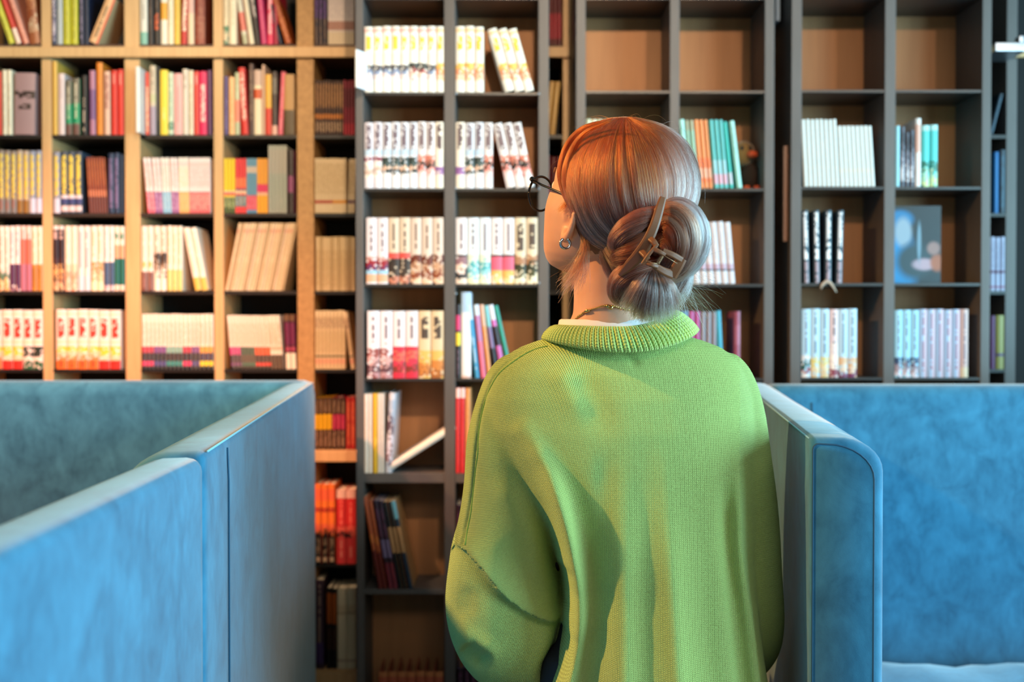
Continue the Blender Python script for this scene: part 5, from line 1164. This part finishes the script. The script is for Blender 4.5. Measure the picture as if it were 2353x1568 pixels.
# fringe locks by the temple, over the ear top
bundle([(1400,276,1.41),(1340,295,1.43),(1303,335,1.452),(1289,392,1.452),(1297,438,1.448),(1313,475,1.442),(1330,505,1.438)],[.002,.004,.005,.006,.006,.004,.0015],330,None,.2,1.1,seed=37,core=False,cover=.5,pos=True,s0r=.5)
bundle([(1405,276,1.40),(1345,305,1.42),(1313,350,1.438),(1300,400,1.438),(1308,450,1.435),(1330,505,1.43),(1358,550,1.425)],[.002,.004,.006,.007,.007,.005,.002],380,None,.2,1.1,seed=38,core=False,cover=.5,pos=True,s0r=.5)
bundle([(1314,425,1.445),(1306,450,1.448),(1298,470,1.450),(1283,487,1.453)],[.002,.004,.004,.001],70,tone(DARK,ORANGE,.5),.2,1.3,seed=39,core=False,cover=.5,frizz=.003,s0r=.5)
# loose flyaways
for k in range(150):
    s=rg.uniform(-1,1); g=guide(s); i=rg.randint(0,14); kk=rg.rand(2)
    p0=hp(g[i,0],g[i,1],1.0,.001); d=(p0-EC).normalized(); t=(hp(g[i+3,0],g[i+3,1],1.0)-p0).normalized(); L_=rg.uniform(.02,.06); o=rg.uniform(.004,.014); j=Vector(rg.normal(0,.004,3))
    pts=[p0+t*L_*w+d*o*math.sin(w*2.6)+j*w*w for w in np.linspace(0,1,9)]
    a=[colour_at(g[i,0],g[i,1],(.9,kk[1]*.9))]*9; add_strand(pts,.00010,a)
for k in range(170):
    an=rg.uniform(-1.6,2.6); rr_=rg.uniform(.026,.036); cB=P(1566,550,1.372); d=Vector((math.cos(an),0,math.sin(an))); t=Vector((-d.z,0,d.x))*(1 if rg.rand()<.5 else -1)
    p0=cB+d*rr_+Vector((0,rg.uniform(-.01,.01),0)); L_=rg.uniform(.01,.035); o=rg.uniform(.001,.008); j=Vector(rg.normal(0,.003,3))
    add_strand([p0+t*L_*w+d*(o*math.sin(w*2.8)-.15*L_*w*w)+j*w*w for w in np.linspace(0,1,8)],.0001,[(PALE if rg.rand()<.5 else ASH)*(.6+.6*rg.rand())]*8)
for k in range(230):
    x0,y0=(1570+rg.normal(0,14),655+rg.normal(0,28)) if k<150 else (1310+rg.normal(0,10),630+rg.normal(0,12)); sgn=1 if k<150 else -1
    Y0=1.39 if k<150 else 1.445; p0=P(x0-sgn*15,y0-8,Y0+.005); L_=rg.uniform(.015,.065 if k<150 else .03); an=rg.uniform(-1.5,.3)
    d=Vector((sgn*math.cos(an),rg.uniform(-.3,.3),math.sin(an))); b_=Vector((0,0,-1))*rg.uniform(-.3,.9)
    pts=[p0+d*L_*w+b_*L_*w*w*.6 for w in np.linspace(0,1,9)]; add_strand(pts,.00010,[(PALE if k<150 else ORANGE)*(.6+.5*rg.rand())]*9)
co_=cores.build('hair_bun',M['hairbase'],hair,smooth=True)
# build the strand curves
hc=bpy.data.hair_curves.new('hair_strands'); hc.add_curves([len(s[0]) for s in STR])
allp=np.concatenate([s[0] for s in STR]).astype(np.float32); hc.points.foreach_set('position',allp.ravel()) if hasattr(hc.points,'foreach_set') else None
radii=np.concatenate([np.full(len(s[0]),s[1])*np.linspace(1,.55,len(s[0])) for s in STR]).astype(np.float32); hc.points.foreach_set('radius',radii)
ca=hc.attributes.new('tint','FLOAT_COLOR','POINT'); cols=np.concatenate([np.array(s[2]) for s in STR]); cols=np.concatenate([cols,np.ones((len(cols),1))],1).astype(np.float32); ca.data.foreach_set('color',np.clip(cols,0,1).ravel())
mh=bpy.data.materials.new('dyed_lit_hair'); mh.use_nodes=True; nt=mh.node_tree; nt.nodes.clear()
out=nt.nodes.new('ShaderNodeOutputMaterial'); ph_=nt.nodes.new('ShaderNodeBsdfHairPrincipled'); ph_.parametrization='COLOR'; at=nt.nodes.new('ShaderNodeAttribute'); at.attribute_name='tint'
nt.links.new(at.outputs['Color'],ph_.inputs['Color']); nt.links.new(ph_.outputs[0],out.inputs[0]); ph_.inputs['Roughness'].default_value=.32; ph_.inputs['Radial Roughness'].default_value=.45
hc.materials.append(mh); ho=bpy.data.objects.new('hair_strands',hc); COL.objects.link(ho); ho.parent=hair
# ---- claw clip
M['clip']=flat('tan_matte_plastic',H('#744426'),.45)
YK=1.345
def bar(pts,w,th=.004,name='clip_arm',par=None):
    pts=[P(a,b,Y) for a,b,Y in pts]; C=[Vector(p) for p in catmull(pts,max(2,len(pts)*6))] if len(pts)>2 else pts; rings=[]
    if not hasattr(w,'__len__'): w=[w]*2
    ws=np.interp(np.linspace(0,1,len(C)),np.linspace(0,1,len(w)),w)
    for i,p in enumerate(C):
        t=(C[min(i+1,len(C)-1)]-C[max(i-1,0)]).normalized(); v=Vector((0,-1,0)); a=t.cross(v).normalized(); n_=a.cross(t).normalized()
        h=ws[i]/2*1.4/F_PX; q=th/2; e=.6
        rings.append([p+a*(h*x)+n_*(q*y) for x,y in ((-1,-e),(-e,-1),(e,-1),(1,-e),(1,e),(e,1),(-e,1),(-1,e))])
    return rings
cl=MB()
cl.loft(bar([(1523,455,YK+.004),(1516,478,YK-.002),(1505,515,YK-.008),(1490,550,YK-.008),(1470,584,YK-.002),(1446,610,YK+.008),(1424,632,YK+.020)],[15,19,21,23,28,24,10],.006))
for a in ([(1493,548,YK-.008),(1502,556,YK-.014),(1509,567,YK-.016)],[(1474,578,YK-.004),(1483,588,YK-.012),(1489,597,YK-.014)]): cl.loft(bar(a,[14,12],.006))
cl.loft(bar([(1509,564,YK-.018),(1492,584,YK-.019),(1476,607,YK-.016)],[8,8],.006))
clip=cl.build('claw_clip',M['clip'],hair,smooth=False); clip['label']='tan matte plastic claw clip'
b2=clip.modifiers.new('b','BEVEL'); b2.width=.0006; b2.segments=2; b2.limit_method='ANGLE'
def sib(name,mb_,mat): 
    o=mb_.build(name,mat,hair); m_=o.modifiers.new('b','BEVEL'); m_.width=.0005; m_.segments=2; m_.limit_method='ANGLE'; return o
f2=MB()
f2.loft(bar([(1522,577,YK-.018),(1545,586,YK-.016),(1566,598,YK-.010)],[13,14],.006)); f2.loft(bar([(1566,594,YK-.010),(1557,612,YK-.009),(1543,635,YK-.006)],[24,24],.006)); f2.loft(bar([(1546,632,YK-.006),(1522,622,YK-.012),(1500,608,YK-.016)],[20,13],.006))
f2.loft(bar([(1500,572,YK-.019),(1515,579,YK-.021),(1528,586,YK-.019)],[11,9],.005)); f2.loft(bar([(1486,604,YK-.017),(1498,609,YK-.020),(1511,613,YK-.017)],[11,9],.005))
sib('claw_clip_hinge',f2,M['clip'])['label']='tan hinge frame of the claw clip'
M['wire']=flat('clip_spring_wire',H('#b08a68'),.3,.8)
s2=MB(); a=P(1524,585,YK-.019); b_=P(1511,606,YK-.019); ax=(b_-a); n1=ax.normalized().cross(Vector((0,1,0))).normalized(); n2=Vector((0,-1,0))
s2.tube([a+ax*(t/120)+(n1*math.cos(t*2*math.pi/12)+n2*math.sin(t*2*math.pi/12))*.0024 for t in range(121)],.0004,5)
s2.tube([P(1527,588,YK-.021),P(1556,606,YK-.016)],.0005,6); s2.tube([P(1484,600,YK-.021),P(1511,607,YK-.021)],.0005,6)
s2.build('clip_spring',M['wire'],hair,smooth=True)['label']='coiled metal clip spring'
# ---------------- camera and light
cam=bpy.data.cameras.new('camera'); co=bpy.data.objects.new('camera',cam); COL.objects.link(co)
co.location=(0,0,CAMZ); co.rotation_euler=(R(90)-PITCH,0,0)
cam.sensor_width=36; cam.lens=F_PX/2353*36; cam.clip_start=.02
cam.dof.use_dof=True; cam.dof.focus_distance=1.44; cam.dof.aperture_fstop=3.3; cam.dof.aperture_blades=0
scene.camera=co
def area(name,loc,target,size,power,col,sy=None,spread=180):
    l=bpy.data.lights.new(name,'AREA'); l.energy=power; l.color=col; l.size=size; l.spread=R(spread)
    if sy: l.shape='RECTANGLE'; l.size_y=sy
    o=bpy.data.objects.new(name,l); COL.objects.link(o); o.location=loc
    o.rotation_euler=(Vector(target)-Vector(loc)).to_track_quat('-Z','Y').to_euler(); return o
# daylight outside the long window in the right wall
area('window_daylight',(XR+.35,-.05,1.7),(XR-1,-.05,1.5),4.7,640,(.40,.80,.98),2.3)
# warm ceiling lamps in front of the shelves
WARM=(1.0,.68,.40)
def lamp(i,x,y,power,col=WARM,size=.12,aim=None,z=2.95,cone=95):
    root=empty('ceiling_lamp',(x,y,z)); tag(root,['ceiling spotlight left over the wooden bookcase','ceiling spotlight over the left grey bookcase','ceiling spotlight over the middle grey bookcase','ceiling spotlight over the right grey bookcase','ceiling spotlight left above the near sofa','added spotlight warming the inside of the left sofa back'][i],'lamp','ceiling spotlights')
    t=Vector(aim or (x,3.1,1.2)); d=(t-Vector((x,y,z))).normalized(); c=Vector((x,y,z))
    MB().tube([c-d*.12,c+d*.0],.07,20).build('lamp_housing',M['foot'],root,smooth=False)
    MB().tube([(x,y,z+.05),(x,y,ZC)],.008,8).build('lamp_stem',M['foot'],root)
    l=bpy.data.lights.new('spot_bulb','SPOT'); l.energy=power; l.color=col; l.spot_size=R(cone); l.spot_blend=.8; l.shadow_soft_size=.05
    o=bpy.data.objects.new('spot_bulb',l); COL.objects.link(o); o.location=c+d*.02; o.rotation_euler=d.to_track_quat('-Z','Y').to_euler()
lamp(0,-1.35,1.7,150,(1.0,.71,.45),aim=(-1.4,3.3,1.3))
lamp(1,.25,.45,235,(1.0,.74,.48),aim=(-.25,3.05,2.0),cone=46)
lamp(2,1.15,.5,125,(1.0,.68,.42),aim=(.5,3.05,1.85),cone=46)
lamp(3,2.3,.6,62,(1,.72,.5),aim=(1.3,3.05,1.85),cone=44)
lamp(4,-2.35,1.35,560,(1,.55,.18),aim=(-.05,1.75,1.15),cone=60)
lamp(5,-1.9,1.3,620,(1,.36,.20),aim=(-1.5,2.75,1.0),cone=60)  # extra orange lamp, added to warm the inner left sofa back
wd=bpy.data.worlds.new('world'); scene.world=wd; wd.use_nodes=True
bg=wd.node_tree.nodes['Background']; bg.inputs[0].default_value=(.55,.7,.9,1); bg.inputs[1].default_value=.15
# soft fill light added behind the camera, not a fitting of the room
area('added_fill_light',(.9,-1.3,ZC-.06),(.9,-1.3,0),2.4,58,(1.0,.90,.78),1.2)
vs=scene.view_settings; vs.view_transform='Standard'; vs.look='None'; vs.gamma=1; vs.exposure=-.12; vs.use_curve_mapping=False
